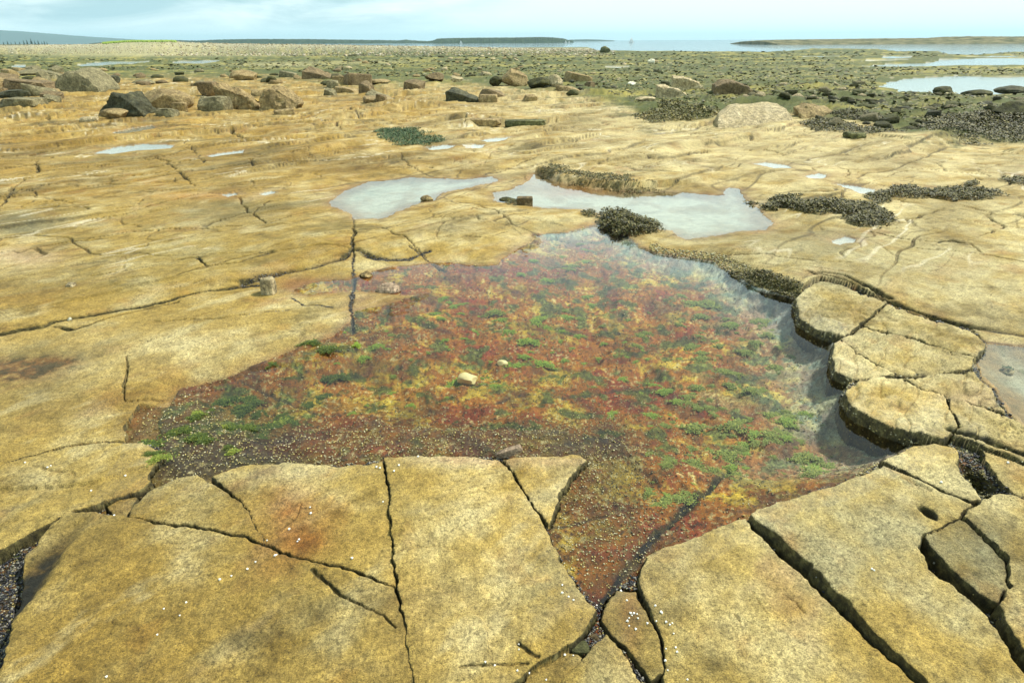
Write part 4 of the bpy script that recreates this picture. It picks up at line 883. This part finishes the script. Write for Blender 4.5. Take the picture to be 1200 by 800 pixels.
weed_patch([(878,236),(900,230),(930,231),(955,236),(990,238),(1020,243),(1038,246),(1050,253),(1040,258),(1030,266),(1010,264),(985,256),(950,250),(915,244),(890,243)], 4200, 2.4, 5, 'long dark rockweed strip beginning at the right end of the upper pool', h=.05)
weed_patch([(1010,232),(1030,224),(1060,220),(1090,224),(1140,222),(1178,229),(1170,235),(1120,237),(1080,233),(1050,234),(1032,240)], 2800, 2.2, 4.5, 'rockweed strip behind the long one, ending near the right edge', h=.05)
weed_patch([(1170,212),(1190,209),(1240,209),(1250,216),(1200,217),(1175,215)], 600, 2.2, 4.5, 'small rockweed strip cut by the right edge', h=.04)
weed_patch([(1130,216),(1140,214),(1148,217),(1140,220),(1132,219)], 160, 2.0, 4, 'tiny tuft of rockweed above the end of the right strip', h=.04)
weed_patch([(634,195),(660,198),(700,206),(740,214),(800,225),(755,223),(700,217),(660,211),(634,203)], 1500, 1.8, 3, 'dark band of weed and mussels along the ledge above the upper pool', h=.012)
weed_patch([(770,122),(790,118),(808,122),(800,128),(775,130)], 700, 2.6, 4, 'small rockweed patch left of the pale whaleback rock', h=.06, mat=M_WEEDF)
weed_patch([(738,136),(760,128),(800,130),(846,134),(840,141),(800,142),(760,142)], 1600, 2.6, 4, 'green-brown rockweed mat at the left foot of the whaleback rock', h=.06, mat=M_WEEDF)
weed_patch([(932,145),(960,140),(990,143),(1015,148),(1040,152),(1062,157),(1050,162),(1020,161),(990,156),(955,152)], 1800, 2.4, 4, 'rockweed strip on pale rock below the whaleback rock', h=.06)
weed_patch([(962,136),(990,131),(1030,134),(1050,141),(1020,141),(985,140)], 900, 2.4, 4, 'thin weed patch at the right end of the whaleback rock', h=.06)
weed_patch([(1062,148),(1100,138),(1150,136),(1230,134),(1240,162),(1180,163),(1140,166),(1115,160),(1080,158)], 5200, 2.6, 4.5, 'widest rockweed mat, spreading at the right edge', h=.10)
weed_patch([(700,190),(720,193),(760,200),(750,203),(720,199)], 1, 2, 4, 'x') if False else None
weed_patch([(438,155),(460,150),(490,152),(512,160),(522,166),(500,171),(470,171),(448,165)], 2600, 1.2, 5, 'blue-green patch of turf on bare rock left of centre', mat=M_TURF, h=.012, group=None, name='sea_turf')
weed_patch([(841,311),(856,318),(880,328),(905,336),(931,346),(940,338),(915,328),(880,318)], 1300, 2.2, 4, 'dark weed hanging on the shaded far wall of the big pool', h=.015)
weed_patch([(1128,546),(1142,541),(1158,552),(1167,568),(1152,582),(1142,570)], 500, 3, 6, 'black weed filling the pothole at lower right', h=.01)
weed_patch([(592,233),(600,229),(612,229),(608,234),(596,236)], 120, 2, 4, 'little weed tuft left of the square brown stone', h=.03)
weed_patch([(680,247),(690,243),(700,244),(698,250),(688,252)], 120, 2, 4, 'little weed tuft left of the round mound', h=.03)
weed_patch([(1176,424),(1186,421),(1192,425),(1184,429)], 90, 2, 4, 'little green weed tuft in the small side pool', mat=M_TURF, h=.02)
# the weed bed of the outer shore reads as one mass
def bed_gen(n):
    px = RNG.uniform(-180, 1380, n); py = 60+RNG.uniform(0, 1, n)**.8*108
    k = notlag(px, py) & (py < np.interp(px, [-200,0,60,130,200,330,430,500,600,680,720,760,830,880,930,1000,1050,1100,1250,1500], [95,95,90,86,84,84,95,91,95,104,114,126,132,118,118,126,140,156,162,164])-2) & ~((px > 40) & (px < 330) & (py < 69)) & ~((px < 700) & (py < 63))
    px, py = px[k], py[k]; x, y = Wv(px, py); k = fbm(x, y, 2.0, 4, 311) > -.25; x, y = x[k], y[k]
    zz = gz(Zf, x, y); k = zz > SEA+.02; x, y, zz = x[k], y[k], zz[k]; s = (y*math.cos(PITCH)+1)/F
    sc = np.stack([s*RNG.uniform(1.5, 4, len(x)), s*RNG.uniform(2, 4.5, len(x)), np.minimum(s*RNG.uniform(.8, 2.2, len(x)), .12)], 1)
    return x, y, zz, sc, RNG.uniform(0, 6.28, len(x)), RNG.uniform(-.2, .3, len(x))
scatter('seaweed_bed', 70000, bed_gen, BP, M_WEEDF, label='olive and yellow seaweed blanketing the outer shore', cat='seaweed')

# ------------------------------------------------------------------ green algae tufts in the pool
def tuft_mesh(seed, mat):
    rs = np.random.default_rng(seed); n = 420; a = rs.uniform(0, 6.28, n); r = np.sqrt(rs.uniform(0, 1, n))*(.62+.3*np.sin(a*3+seed)+.22*np.sin(a*5+seed*2.3)+.16*np.sin(a*9+seed*4.1)); r += (rs.uniform(0, 1, n) > .88)*rs.uniform(0, .45, n)
    x = r*np.cos(a); y = r*np.sin(a)*.8; hh = np.clip(1-r*r*.8, .1, 1)
    v = []; f = []
    for i in range(n):
        th = rs.uniform(0, 6.28); w = .035*rs.uniform(.6, 1.4); l = .18*rs.uniform(.6, 1.4); dx, dy = math.cos(th), math.sin(th); zz = hh[i]*.5*rs.uniform(.3, 1)
        b = len(v); px, py = -dy*w, dx*w
        v += [(x[i]-px, y[i]-py, zz-.12), (x[i]+px, y[i]+py, zz-.12), (x[i]+dx*l*.6+px, y[i]+dy*l*.6+py, zz+.08), (x[i]+dx*l*.6-px, y[i]+dy*l*.6-py, zz+.08), (x[i]+dx*l, y[i]+dy*l, zz-.02)]
        f += [(b, b+1, b+2), (b, b+2, b+3), (b+3, b+2, b+4)]
    o = npmesh('algae_tuft', np.array(v), np.array(f), mat); me = o.data; bpy.data.objects.remove(o); return me
def inside(px, py, q):
    r = False
    for i in range(len(q)):
        (ax, ay), (bx, by) = q[i], q[(i+1) % len(q)]
        if (ay > py) != (by > py) and px < (bx-ax)*(py-ay)/(by-ay)+ax: r = not r
    return r
TM = [[tuft_mesh(s, m) for s in range(4)] for m in M_TUFT]
def T(x0, y0, k, L): return [(x0+a/k, y0+b/k) for a, b in L]
G = 2.667
tc1 = T(400,200,G,[(320,420),(350,440),(385,425),(480,450),(500,465),(430,460),(380,525),(320,535),(350,550),(270,575),(580,520),(520,500),(600,500),(620,590),(640,580),(700,565),(520,590),(550,605),(480,670),(400,640),(370,650),(330,670),(440,630),(520,640),(570,570),(660,540),(790,655),(810,555),(880,545),(890,510),(940,540),(960,480),(1000,540),(900,440),(860,420),(780,400),(720,300),(760,290),(690,280),(640,350),(600,300),(560,340),(610,460),(640,480),(700,440),(740,490),(690,480),(750,440),(880,620),(980,640),(940,660),(1000,660),(960,570),(1050,690),(1030,740),(1010,780),(970,750),(50,580),(70,600),(130,570),(140,515),(110,570),(220,745),(80,740),(165,645),(245,485),(270,465)])
tc2 = T(800,200,G,[(30,520),(60,560),(100,590),(150,640),(170,610),(220,645),(200,670),(90,710),(100,730),(40,780),(20,680),(50,650),(160,770),(180,760),(210,770),(265,725),(300,720),(270,500),(230,460),(250,470),(200,540),(120,520),(60,480),(310,580),(340,740),(350,760),(380,750),(60,440),(150,470),(30,400),(90,400),(190,500),(300,790)]) \
    + T(800,500,G,[(60,150),(45,130),(40,100),(20,70),(130,60),(150,70),(100,120),(170,130),(210,40),(240,20),(300,15),(330,10),(370,20),(400,60),(420,70),(470,95),(290,65),(410,130),(410,150),(15,235),(160,100)]) + [(782,550),(760,590),(768,602)]
tc3 = T(160,440,5.714,[(430,350),(520,310),(640,250),(700,300),(760,250),(820,300),(700,370),(660,440),(740,440),(800,450),(600,430),(430,520),(480,540),(640,580),(350,460),(280,470),(130,590),(180,660),(240,680),(100,560),(1050,360),(1000,350),(900,390),(960,310),(760,210),(860,490)]) + T(0,200,G,[(860,640),(980,580),(1040,600),(1040,660),(960,750),(1000,720)])
tc3 = tc3+[(a+random.uniform(-9, 9), b+random.uniform(-5, 5)) for a, b in tc3]; tc2 = tc2+[(a+random.uniform(-14, 14), b+random.uniform(-8, 8)) for a, b in tc2[::2]]
def jit(L, k, a, b): return [(x_+random.gauss(0, a), y_+random.gauss(0, b)) for x_, y_ in L for _ in range(k)]
sizes = {}
ex1 = jit(tc1, 1, 22, 11); ex2 = jit(tc2, 1, 20, 11); random.shuffle(ex1); random.shuffle(ex2)
n1_, n2_t = len(tc1), len(tc2)
tc1 = tc1+ex1[:70]; tc2 = tc2+ex2[:90]
poolp = PW(POOL, ZW)
for L, mi, where, sz in ((tc1, 0, 'scattered over the middle of the red pool bed', (8, 15)), (tc2, 2, 'on the right half of the red pool bed', (10, 17)), (tc3, 1, 'crowded in the dark left arm of the big pool', (11, 20))):
    for i, (px, py) in enumerate(L):
        if not inside(px, py, POOL): continue
        x, y = W(px, py, -.12); s = mpp(px, py)*random.uniform(*sz)*random.choice((.45, .7, .9, 1.0, 1.2)); s *= .6 if i >= (n1_ if mi == 0 else n2_t if mi == 2 else 999) else 1.0
        mm_ = mi if random.random() > (.35 if mi != 1 else .12) else random.choice((0, 2, 2))
        o = bpy.data.objects.new('algae_tuft', TM[mm_][i % 4]); C.objects.link(o); q = s*random.uniform(.8, 1.4)
        o.location = (x, y, float(gz(Zf, np.array([x]), np.array([y]))[0])-.002); o.scale = (q, s, min(s*.42, .03)); o.rotation_euler = (0, 0, random.uniform(-.5, .5)*2)
        tag(o, ['fresh green', 'dark green', 'olive green'][mm_]+' algae tuft '+where, 'algae', 'algae tufts '+where)

tick('weed')
# ---- shells
def shell_mesh():
    v = []; f = []; n = 10; prof = [(0,1.25),(.28,1.0),(.38,.85),(.5,.75),(.62,.5),(.85,.3),(.95,0),(.8,-.35),(.4,-.55),(0,-.6)]
    for j, (r, zz) in enumerate(prof):
        for i in range(n): a = 2*math.pi*i/n; v.append((r*math.cos(a)+.1*math.sin(zz*5), r*math.sin(a)*.9, zz))
    for j in range(len(prof)-1):
        for i in range(n): f.append((j*n+i, j*n+(i+1) % n, (j+1)*n+(i+1) % n, (j+1)*n+i))
    o = npmesh('snail_shell', np.array(v, float), np.array(f), M_SHELL); me = o.data; bpy.data.objects.remove(o); return me
SM = shell_mesh()
SH = T(0,500,G,[(970,255),(972,275),(905,325),(935,355),(930,360),(880,395),(860,405),(865,402),(800,425),(775,450),(725,470),(690,485),(585,560),(565,600),(495,660),(515,578),(345,280),(360,285),(335,277),(390,150),(80,115),(150,130),(160,125),(285,200),(340,795),(835,355)]) \
   + T(400,500,G,[(130,235),(240,97),(165,145),(180,128),(110,125),(120,128),(35,415),(690,500),(690,525),(710,535),(725,545),(905,575),(925,578),(900,590),(900,615),(920,625),(915,575),(1000,575),(1035,610),(1015,605),(1045,685),(555,680),(550,765),(450,745),(480,748),(895,600),(958,605),(1050,700),(985,600),(1003,578),(1040,640),(1020,760)]) \
   + T(800,500,G,[(15,790),(585,465),(592,468),(265,358)]) + [(1181,542),(1102,568),(700,700),(728,686),(768,708),(781,757),(785,730),(620,786),(608,763),(662,762),(672,763),(640,793),(780,772),(741,718),(735,700),(748,722)]
pol = [(nm, poly) for nm, poly, *_ in SLABS]
short = {'big':'the largest ochre slab','round':'the half-round slab','left':'the wedge-shaped left slab','mid':'the rust-stained slab','centre':'the tall centre slab','wedge':'the pinkish rimmed slab','finger':'the finger-shaped rock','apex':'the pointed bottom slab','strip':'the slim strip of rock','right':'the large yellowish slab','step':'the greyish raised slab','tip':'the slab at the pool tip','edge':'the orange tan slab'}
for px, py in SH:
    w = next((short[nm] for nm, q in pol if nm in short and inside(px, py, q)), 'the mussels in a crack')
    x, y = W(px, py); s = mpp(px, py)*random.uniform(1.1, 1.8)
    o = bpy.data.objects.new('snail_shell', SM); C.objects.link(o)
    o.location = (x, y, float(gz(Zf, np.array([x]), np.array([y]))[0])+s*.5); o.scale = (s, s, s); o.rotation_euler = (random.uniform(.9, 1.6), random.uniform(-.4, .4), random.uniform(0, 6.28))
    tag(o, 'tiny white snail shell on '+w, 'snail shell', 'white snail shells on '+w)
# ------------------------------------------------------------------ mussels, barnacles and gravel
small0 = [rock_mesh(400+i, 3, 1, .1) for i in range(3)]
VXf = np.flatnonzero((gap & (Y > .9) & (Y < 4.5) & (U > -60) & (U < 1260)).ravel())
def crack_gen(n, pool, sz, jit=.004, up=.3, flat=.6):
    k = RNG.choice(pool, n); x = VX[k, 0]+RNG.uniform(-jit, jit, n); y = VX[k, 1]+RNG.uniform(-jit, jit, n); zz = gz(Zf, x, y)
    s = RNG.uniform(*sz, n)*(.6+.25*np.maximum(y, 1))
    return x, y, zz+s*up, np.stack([s, s*.55, s*flat], 1), RNG.uniform(0, 6.28, n), RNG.uniform(-.8, .8, n)
scatter('mussel_bed', 7000, lambda n: crack_gen(n, VXf, (.003, .0075)), small0, M_MUS, label='blue-black mussels packed into the cracks between the slabs', cat='mussels', smooth=True)
ck = np.flatnonzero(((crk > .5) & (V > 285) & (V < 400) & (U > 180) & (U < 560) & (sid < 0) & (pd > 0)).ravel())
scatter('mussel_bed', 2200, lambda n: crack_gen(n, ck, (.0018, .0045)), small0, M_MUS, label='mussels and barnacles along the long crack left of the pool', cat='mussels', smooth=True)
bz = np.clip(1.2*blob(560,510,230,28)+1.2*blob(700,560,70,90)+1.0*blob(230,490,60,30)+blob(330,530,110,30)+.5*blob(430,385,60,22)+.22, 0, 1)*poolmask*(sid < 0)
bk = np.flatnonzero((RNG.uniform(0, 1, bz.shape) < bz).ravel())
w_area = (VX[bk, 1]**2)
bkp = bk
scatter('shell_gravel', 9500, lambda n: crack_gen(n, bkp, (.0022, .0048), .01, .3, .7), small0, M_BITS, label='barnacles and broken shell covering the shallow margin of the big pool', cat='shell gravel')
gr2 = np.flatnonzero((gap & (Y > .9) & (Y < 4)).ravel())
scatter('shell_gravel', 4500, lambda n: crack_gen(n, gr2, (.002, .004), .004, .6, .7), small0, M_BITS, label='pale shell fragments lodged in the cracks', cat='shell gravel')
hd = np.flatnonzero((((sid >= 15) & (Zf < -.006)) | ((pd > 0) & (pd < .12) & (steep > .4) & (sid < 0))).ravel())
if len(hd): scatter('barnacle_crust', 3500, lambda n: crack_gen(n, hd, (.0025, .006), .004, .3, .6), small0, M_BITS, label='barnacles and weed on the sides of the broken blocks', cat='barnacles')

# ------------------------------------------------------------------ far shore: hills, islands, headland, trees, boats
def hyp(px): return 48-(px-600)*6.5/1200
def ridge(name, prof, dist, depth, mat, bump, seed, step=3.0, base=SEA-.5):
    """prof: (px, py of the top outline)"""
    x0 = (prof[0][0]-600)/F*dist*math.cos(PITCH)**-0*math.cos(PITCH); pxs = np.arange(prof[0][0], prof[-1][0]+.01, .35 if bump > .3 else 1.0)
    top = np.interp(pxs, [p[0] for p in prof], [p[1] for p in prof])
    H = np.array([CAMZ + (hyp(a)-t)/F*math.cos(PITCH)**2*dist for a, t in zip(pxs, top)])
    xs = (pxs-600)/F*dist*math.cos(PITCH)
    m = 15; tt = np.linspace(-1, 1, m); v = []
    ph = (1-np.abs(tt)**2.2)
    XX = np.repeat(xs[None], m, 0); YY = dist+tt[:, None]*depth+0*XX
    ZZ = base+(H[None]-base)*ph[:, None] + bump*noise(XX/(bump*3.2), YY/(bump*3.2), seed)*(ph[:, None] > .05) + bump*.6*noise(XX/(bump*1.3), YY/(bump*1.3), seed+1)*(ph[:, None] > .05)
    ZZ[0] = base; ZZ[-1] = base; ZZ[:, 0] = base; ZZ[:, -1] = base
    n = len(xs); ix = np.arange(m*n).reshape(m, n); q = np.stack([ix[:-1, :-1], ix[:-1, 1:], ix[1:, 1:], ix[1:, :-1]], -1).reshape(-1, 4)
    o = npmesh(name, np.stack([XX.ravel(), YY.ravel(), ZZ.ravel()], 1), q, mat, False); return tag(o, kind='structure')
ridge('mountain_hills', [(-500,44),(-200,38),(-60,35.5),(0,35.5),(25,37),(60,40),(95,43),(120,44.5),(150,46.5),(190,48.5),(215,50)], 5200, 500, M_MOUNT, 3.0, 5)
ridge('wooded_island_hills', [(120,50.4),(150,47.6),(200,47.2),(230,48.2),(262,46.8),(300,46.2),(360,46.3),(430,47.2),(470,47.8),(478,46.9),(486,47.8),(505,48.8),(520,49)], 1500, 60, M_ISLE, 1.0, 6)
ridge('wooded_island_hills', [(492,49.4),(510,48),(515,45.6),(530,45),(560,44.6),(600,44.4),(635,43.8),(650,44.2),(662,45.4),(668,47.5),(672,48)], 1250, 60, M_ISLE, .9, 7)
ridge('low_point_hills', [(664,48),(670,46.8),(690,46.4),(705,46.8),(720,47.6)], 3000, 90, M_ISLE, .8, 8)
ridge('headland_terrain', [(884,48.6),(900,47.6),(930,46.8),(980,46.4),(1020,45.8),(1080,45.2),(1105,45),(1112,43.6),(1130,43.2),(1180,43.4),(1240,43.0),(1400,42.6)], 520, 60, M_HEAD, .35, 9)
ridge('low_shore_terrain', [(-300,52.2),(-20,52.4),(40,52.4),(75,52.8),(100,53.6)], 900, 40, M_HEAD, .5, 10)
def spruce(px, base_py, hpx, dist, label):
    x = (px-600)/F*dist*math.cos(PITCH); h = hpx/F*math.cos(PITCH)**2*dist; r = bpy.data.objects.new('spruce_tree', None); C.objects.link(r)
    r.location = (x, dist, CAMZ-(base_py-hyp(px))/F*math.cos(PITCH)**2*dist); tag(r, label, 'tree', 'spruces on the far left shore')
    a = np.arange(6)*math.pi/3
    tv = np.concatenate([np.stack([.25*np.cos(a), .25*np.sin(a), 0*a-1], 1), np.stack([.05*np.cos(a), .05*np.sin(a), 0*a+h*.9], 1)]); tf = np.array([(i, (i+1) % 6, 6+(i+1) % 6, 6+i) for i in range(6)])
    npmesh('trunk', tv, tf, M_TRUNK, parent=r)
    rs = np.random.default_rng(int(px*10)); v = []; f = []
    for k in range(170):
        t = rs.uniform(.08, 1); th = rs.uniform(0, 6.28); L = h*.26*(1.08-t)*rs.uniform(.6, 1.15); zz = h*t; w = L*.35; b = len(v); cx, cy = math.cos(th), math.sin(th)
        v += [(0, 0, zz+.05*h), (cx*L*.6-cy*w, cy*L*.6+cx*w, zz), (cx*L, cy*L, zz-.07*h), (cx*L*.6+cy*w, cy*L*.6-cx*w, zz)]; f.append((b, b+1, b+2, b+3))
    npmesh('crown', np.array(v), np.array(f), M_NEED, False, parent=r)
for i, (px, h) in enumerate([(6,4.5),(11,5.5),(15,4),(20,5),(25,4.6),(30,6.2),(34,6.6),(39,8.2),(43,5.8),(47,6.2),(51,4.6),(54,5.4),(57,4.4)]):
    spruce(px, 53.4, h, 880+(i*37 % 5)*6, 'tallest spruce in the row on the far left shore' if i == 7 else 'dark spruce in the row on the far left shore')
def boat(px, py, hpx, label, dist, sails=True):
    L = hpx/F*dist*.8; x = (px-600)/F*dist*math.cos(PITCH); r = bpy.data.objects.new('sailboat', None); C.objects.link(r); r.location = (x, dist, SEA); tag(r, label, 'sailboat', 'sailboats on the bay')
    H = L*1.35*math.cos(PITCH)**2
    ts = np.linspace(-1, 1, 9); v = []; f = []
    for t in ts:
        w = .16*L*max(.03, (1-max(t, 0)**2.2)*(1 if t < 0 else 1))*(1-.25*max(-t, 0)); sh = .10*L+.04*L*t*t
        v += [(t*L*.5, -w, sh), (t*L*.48, -w*.5, -.03*L), (t*L*.48, w*.5, -.03*L), (t*L*.5, w, sh)]
    for i in range(8):
        b = i*4
        for k in range(4): f.append((b+k, b+(k+1) % 4, b+4+(k+1) % 4, b+4+k))
    npmesh('hull', np.array(v), np.array(f), M_HULL, parent=r)
    a = np.arange(5)*2*math.pi/5; rr = .012*L
    npmesh('mast', np.concatenate([np.stack([rr*np.cos(a), rr*np.sin(a), 0*a+.05*L], 1), np.stack([rr*.6*np.cos(a), rr*.6*np.sin(a), 0*a+H], 1)]), np.array([(i, (i+1) % 5, 5+(i+1) % 5, 5+i) for i in range(5)]), M_MAST, parent=r)
    if sails:
        for nm, tri in (('mainsail', [(-.02,.16,.01),(-.45,.17,.06),(-.02,.97,.01)]), ('jib', [(.05,.16,0),(.46,.14,.03),(.03,.85,0)])):
            p = np.array(tri); p = p*np.array([L, 1, L]); p[:, 1] = np.array(tri)[:, 2]*L; p[:, 2] = np.array(tri)[:, 1]*H
            q = p.copy(); q[:, 1] += .006*L
            mid = (p[0]+p[1]+p[2])/3+np.array([0, .05*L, 0])
            vv = np.concatenate([p, q, [mid], [mid+np.array([0, .006*L, 0])]])
            npmesh(nm, vv, np.array([(0,1,6),(1,2,6),(2,0,6),(4,3,7),(5,4,7),(3,5,7),(0,3,4),(0,4,1),(1,4,5),(1,5,2),(2,5,3),(2,3,0)]), M_SAIL, False, parent=r)
boat(742, 48, 6.0, 'sailboat alone on open water right of the islands', 1000)
boat(665, 50.5, 3.2, 'left one of two small white sailboats off the tip of the wooded island', 900)
boat(669, 50.5, 2.6, 'right one of two small white sailboats off the tip of the wooded island', 920)
boat(542, 50.5, 3.6, 'white sailboat in front of the wooded island', 950)
boat(884, 47.5, 3.0, 'distant small boat near the left end of the headland', 1300)
boat(80, 54, 3.2, 'white sailboat off the spruces at far left', 780)

# ------------------------------------------------------------------ air
bm = bmesh.new(); bmesh.ops.create_cube(bm, size=1.0)
for v in bm.verts: v.co = (v.co.x*17000, v.co.y*14000+6500, -9.6 if v.co.z < 0 else 120)
me = bpy.data.meshes.new('haze'); bm.to_mesh(me); bm.free()
hz_ = link(bpy.data.objects.new('haze', me)); tag(hz_, 'thin pale sea haze over the whole shore', 'haze', kind='stuff')
m = bpy.data.materials.new('haze'); m.use_nodes = True; nt = m.node_tree
for n in list(nt.nodes): nt.nodes.remove(n)
o = nt.nodes.new('ShaderNodeOutputMaterial'); pv = nt.nodes.new('ShaderNodeVolumePrincipled'); pv.inputs['Density'].default_value = 1.3e-4; pv.inputs['Color'].default_value = (.60, .88, 1.0, 1); pv.inputs['Anisotropy'].default_value = .2
nt.links.new(pv.outputs[0], o.inputs['Volume']); me.materials.append(m)

# ------------------------------------------------------------------ light, sky
SUN_EL, SUN_AZ = R(52), R(62)          # azimuth clockwise from +Y: ahead and to the right
w = bpy.data.worlds.new('World'); scene.world = w; w.use_nodes = True; nt = w.node_tree
for n in list(nt.nodes): nt.nodes.remove(n)
wo = nt.nodes.new('ShaderNodeOutputWorld'); bg = nt.nodes.new('ShaderNodeBackground'); sky = nt.nodes.new('ShaderNodeTexSky'); sky.sky_type = 'NISHITA'; sky.sun_disc = False
sky.sun_elevation = SUN_EL; sky.sun_rotation = SUN_AZ; sky.dust_density = 3.0; sky.air_density = 1.0; sky.ozone_density = 1.5
tcn = nt.nodes.new('ShaderNodeTexCoord'); mp = nt.nodes.new('ShaderNodeMapping'); mp.inputs['Scale'].default_value = (1.6, 1.6, 9.0); nt.links.new(tcn.outputs['Generated'], mp.inputs[0])
cn = nd(nt, 'ShaderNodeTexNoise', Scale=3.0, Detail=8.0, Roughness=.6, Distortion=.4); nt.links.new(mp.outputs[0], cn.inputs['Vector'])
cl = ramp(nt, cn.outputs['Fac'], [(.36, (.0,.0,.0)), (.64, (1,1,1))])
sx = nt.nodes.new('ShaderNodeSeparateXYZ'); nt.links.new(tcn.outputs['Generated'], sx.inputs[0])
# overcast veil: brighter low ahead, greyer folds of cloud to the left
veil = mixc(nt, (4.6, 7.2, 7.8, 1), (10.6, 12.4, 12.3, 1), cl)
lf = nd(nt, 'ShaderNodeMapRange'); nt.links.new(sx.outputs[0], lf.inputs[0]); lf.inputs[1].default_value = .05; lf.inputs[2].default_value = -.22; lf.inputs[3].default_value = 0; lf.inputs[4].default_value = 1
hzn = nd(nt, 'ShaderNodeMapRange'); nt.links.new(sx.outputs[2], hzn.inputs[0]); hzn.inputs[1].default_value = 0.004; hzn.inputs[2].default_value = .03
mu = nd(nt, 'ShaderNodeMath', operation='MULTIPLY'); nt.links.new(lf.outputs[0], mu.inputs[0]); nt.links.new(hzn.outputs[0], mu.inputs[1])
smooth_ = mixc(nt, (9.3, 12.0, 12.2, 1), veil, mu.outputs[0])
hi = nd(nt, 'ShaderNodeMapRange', interpolation_type='SMOOTHSTEP'); nt.links.new(sx.outputs[2], hi.inputs[0]); hi.inputs[1].default_value = .06; hi.inputs[2].default_value = .18; hi.inputs[3].default_value = 1.0; hi.inputs[4].default_value = 1.5  # unseen low band of sky, brightened to strengthen the pool reflections
hi2 = nd(nt, 'ShaderNodeMapRange', interpolation_type='SMOOTHSTEP'); nt.links.new(sx.outputs[2], hi2.inputs[0]); hi2.inputs[1].default_value = .24; hi2.inputs[2].default_value = .44; hi2.inputs[3].default_value = 1.0; hi2.inputs[4].default_value = .42  # unseen higher sky, dimmed so the near pool mirrors less of it
hm = nd(nt, 'ShaderNodeMath', operation='MULTIPLY'); nt.links.new(hi.outputs[0], hm.inputs[0]); nt.links.new(hi2.outputs[0], hm.inputs[1])
skm = mixc(nt, mixc(nt, sky.outputs[0], smooth_, .82), hm.outputs[0], 1.0, 'MULTIPLY')
nt.links.new(skm, bg.inputs[0]); bg.inputs[1].default_value = .098; nt.links.new(bg.outputs[0], wo.inputs[0])
sl = bpy.data.lights.new('sun', 'SUN'); sl.energy = 4.6; sl.angle = R(4); sl.color = (1, .95, .86)
so = link(bpy.data.objects.new('sun', sl))
dirv = Vector((math.sin(SUN_AZ)*math.cos(SUN_EL), math.cos(SUN_AZ)*math.cos(SUN_EL), math.sin(SUN_EL))); so.rotation_euler = dirv.to_track_quat('Z', 'Y').to_euler(); so.location = (0, 0, 60)

cam = bpy.data.cameras.new('camera'); co = link(bpy.data.objects.new('camera', cam)); cam.sensor_width = 36; cam.lens = 36*F/1200; cam.clip_start = .05; cam.clip_end = 30000
co.matrix_world = Matrix(((rt[0], up[0], -fw[0], 0), (rt[1], up[1], -fw[1], 0), (rt[2], up[2], -fw[2], CAMZ), (0, 0, 0, 1)))
scene.camera = co
vs = scene.view_settings; vs.view_transform = 'Standard'; vs.look = 'None'; vs.exposure = 0.36; vs.gamma = 1.0; vs.use_curve_mapping = False
scene.cycles.transparent_max_bounces = 12
print('objects', len(bpy.data.objects))
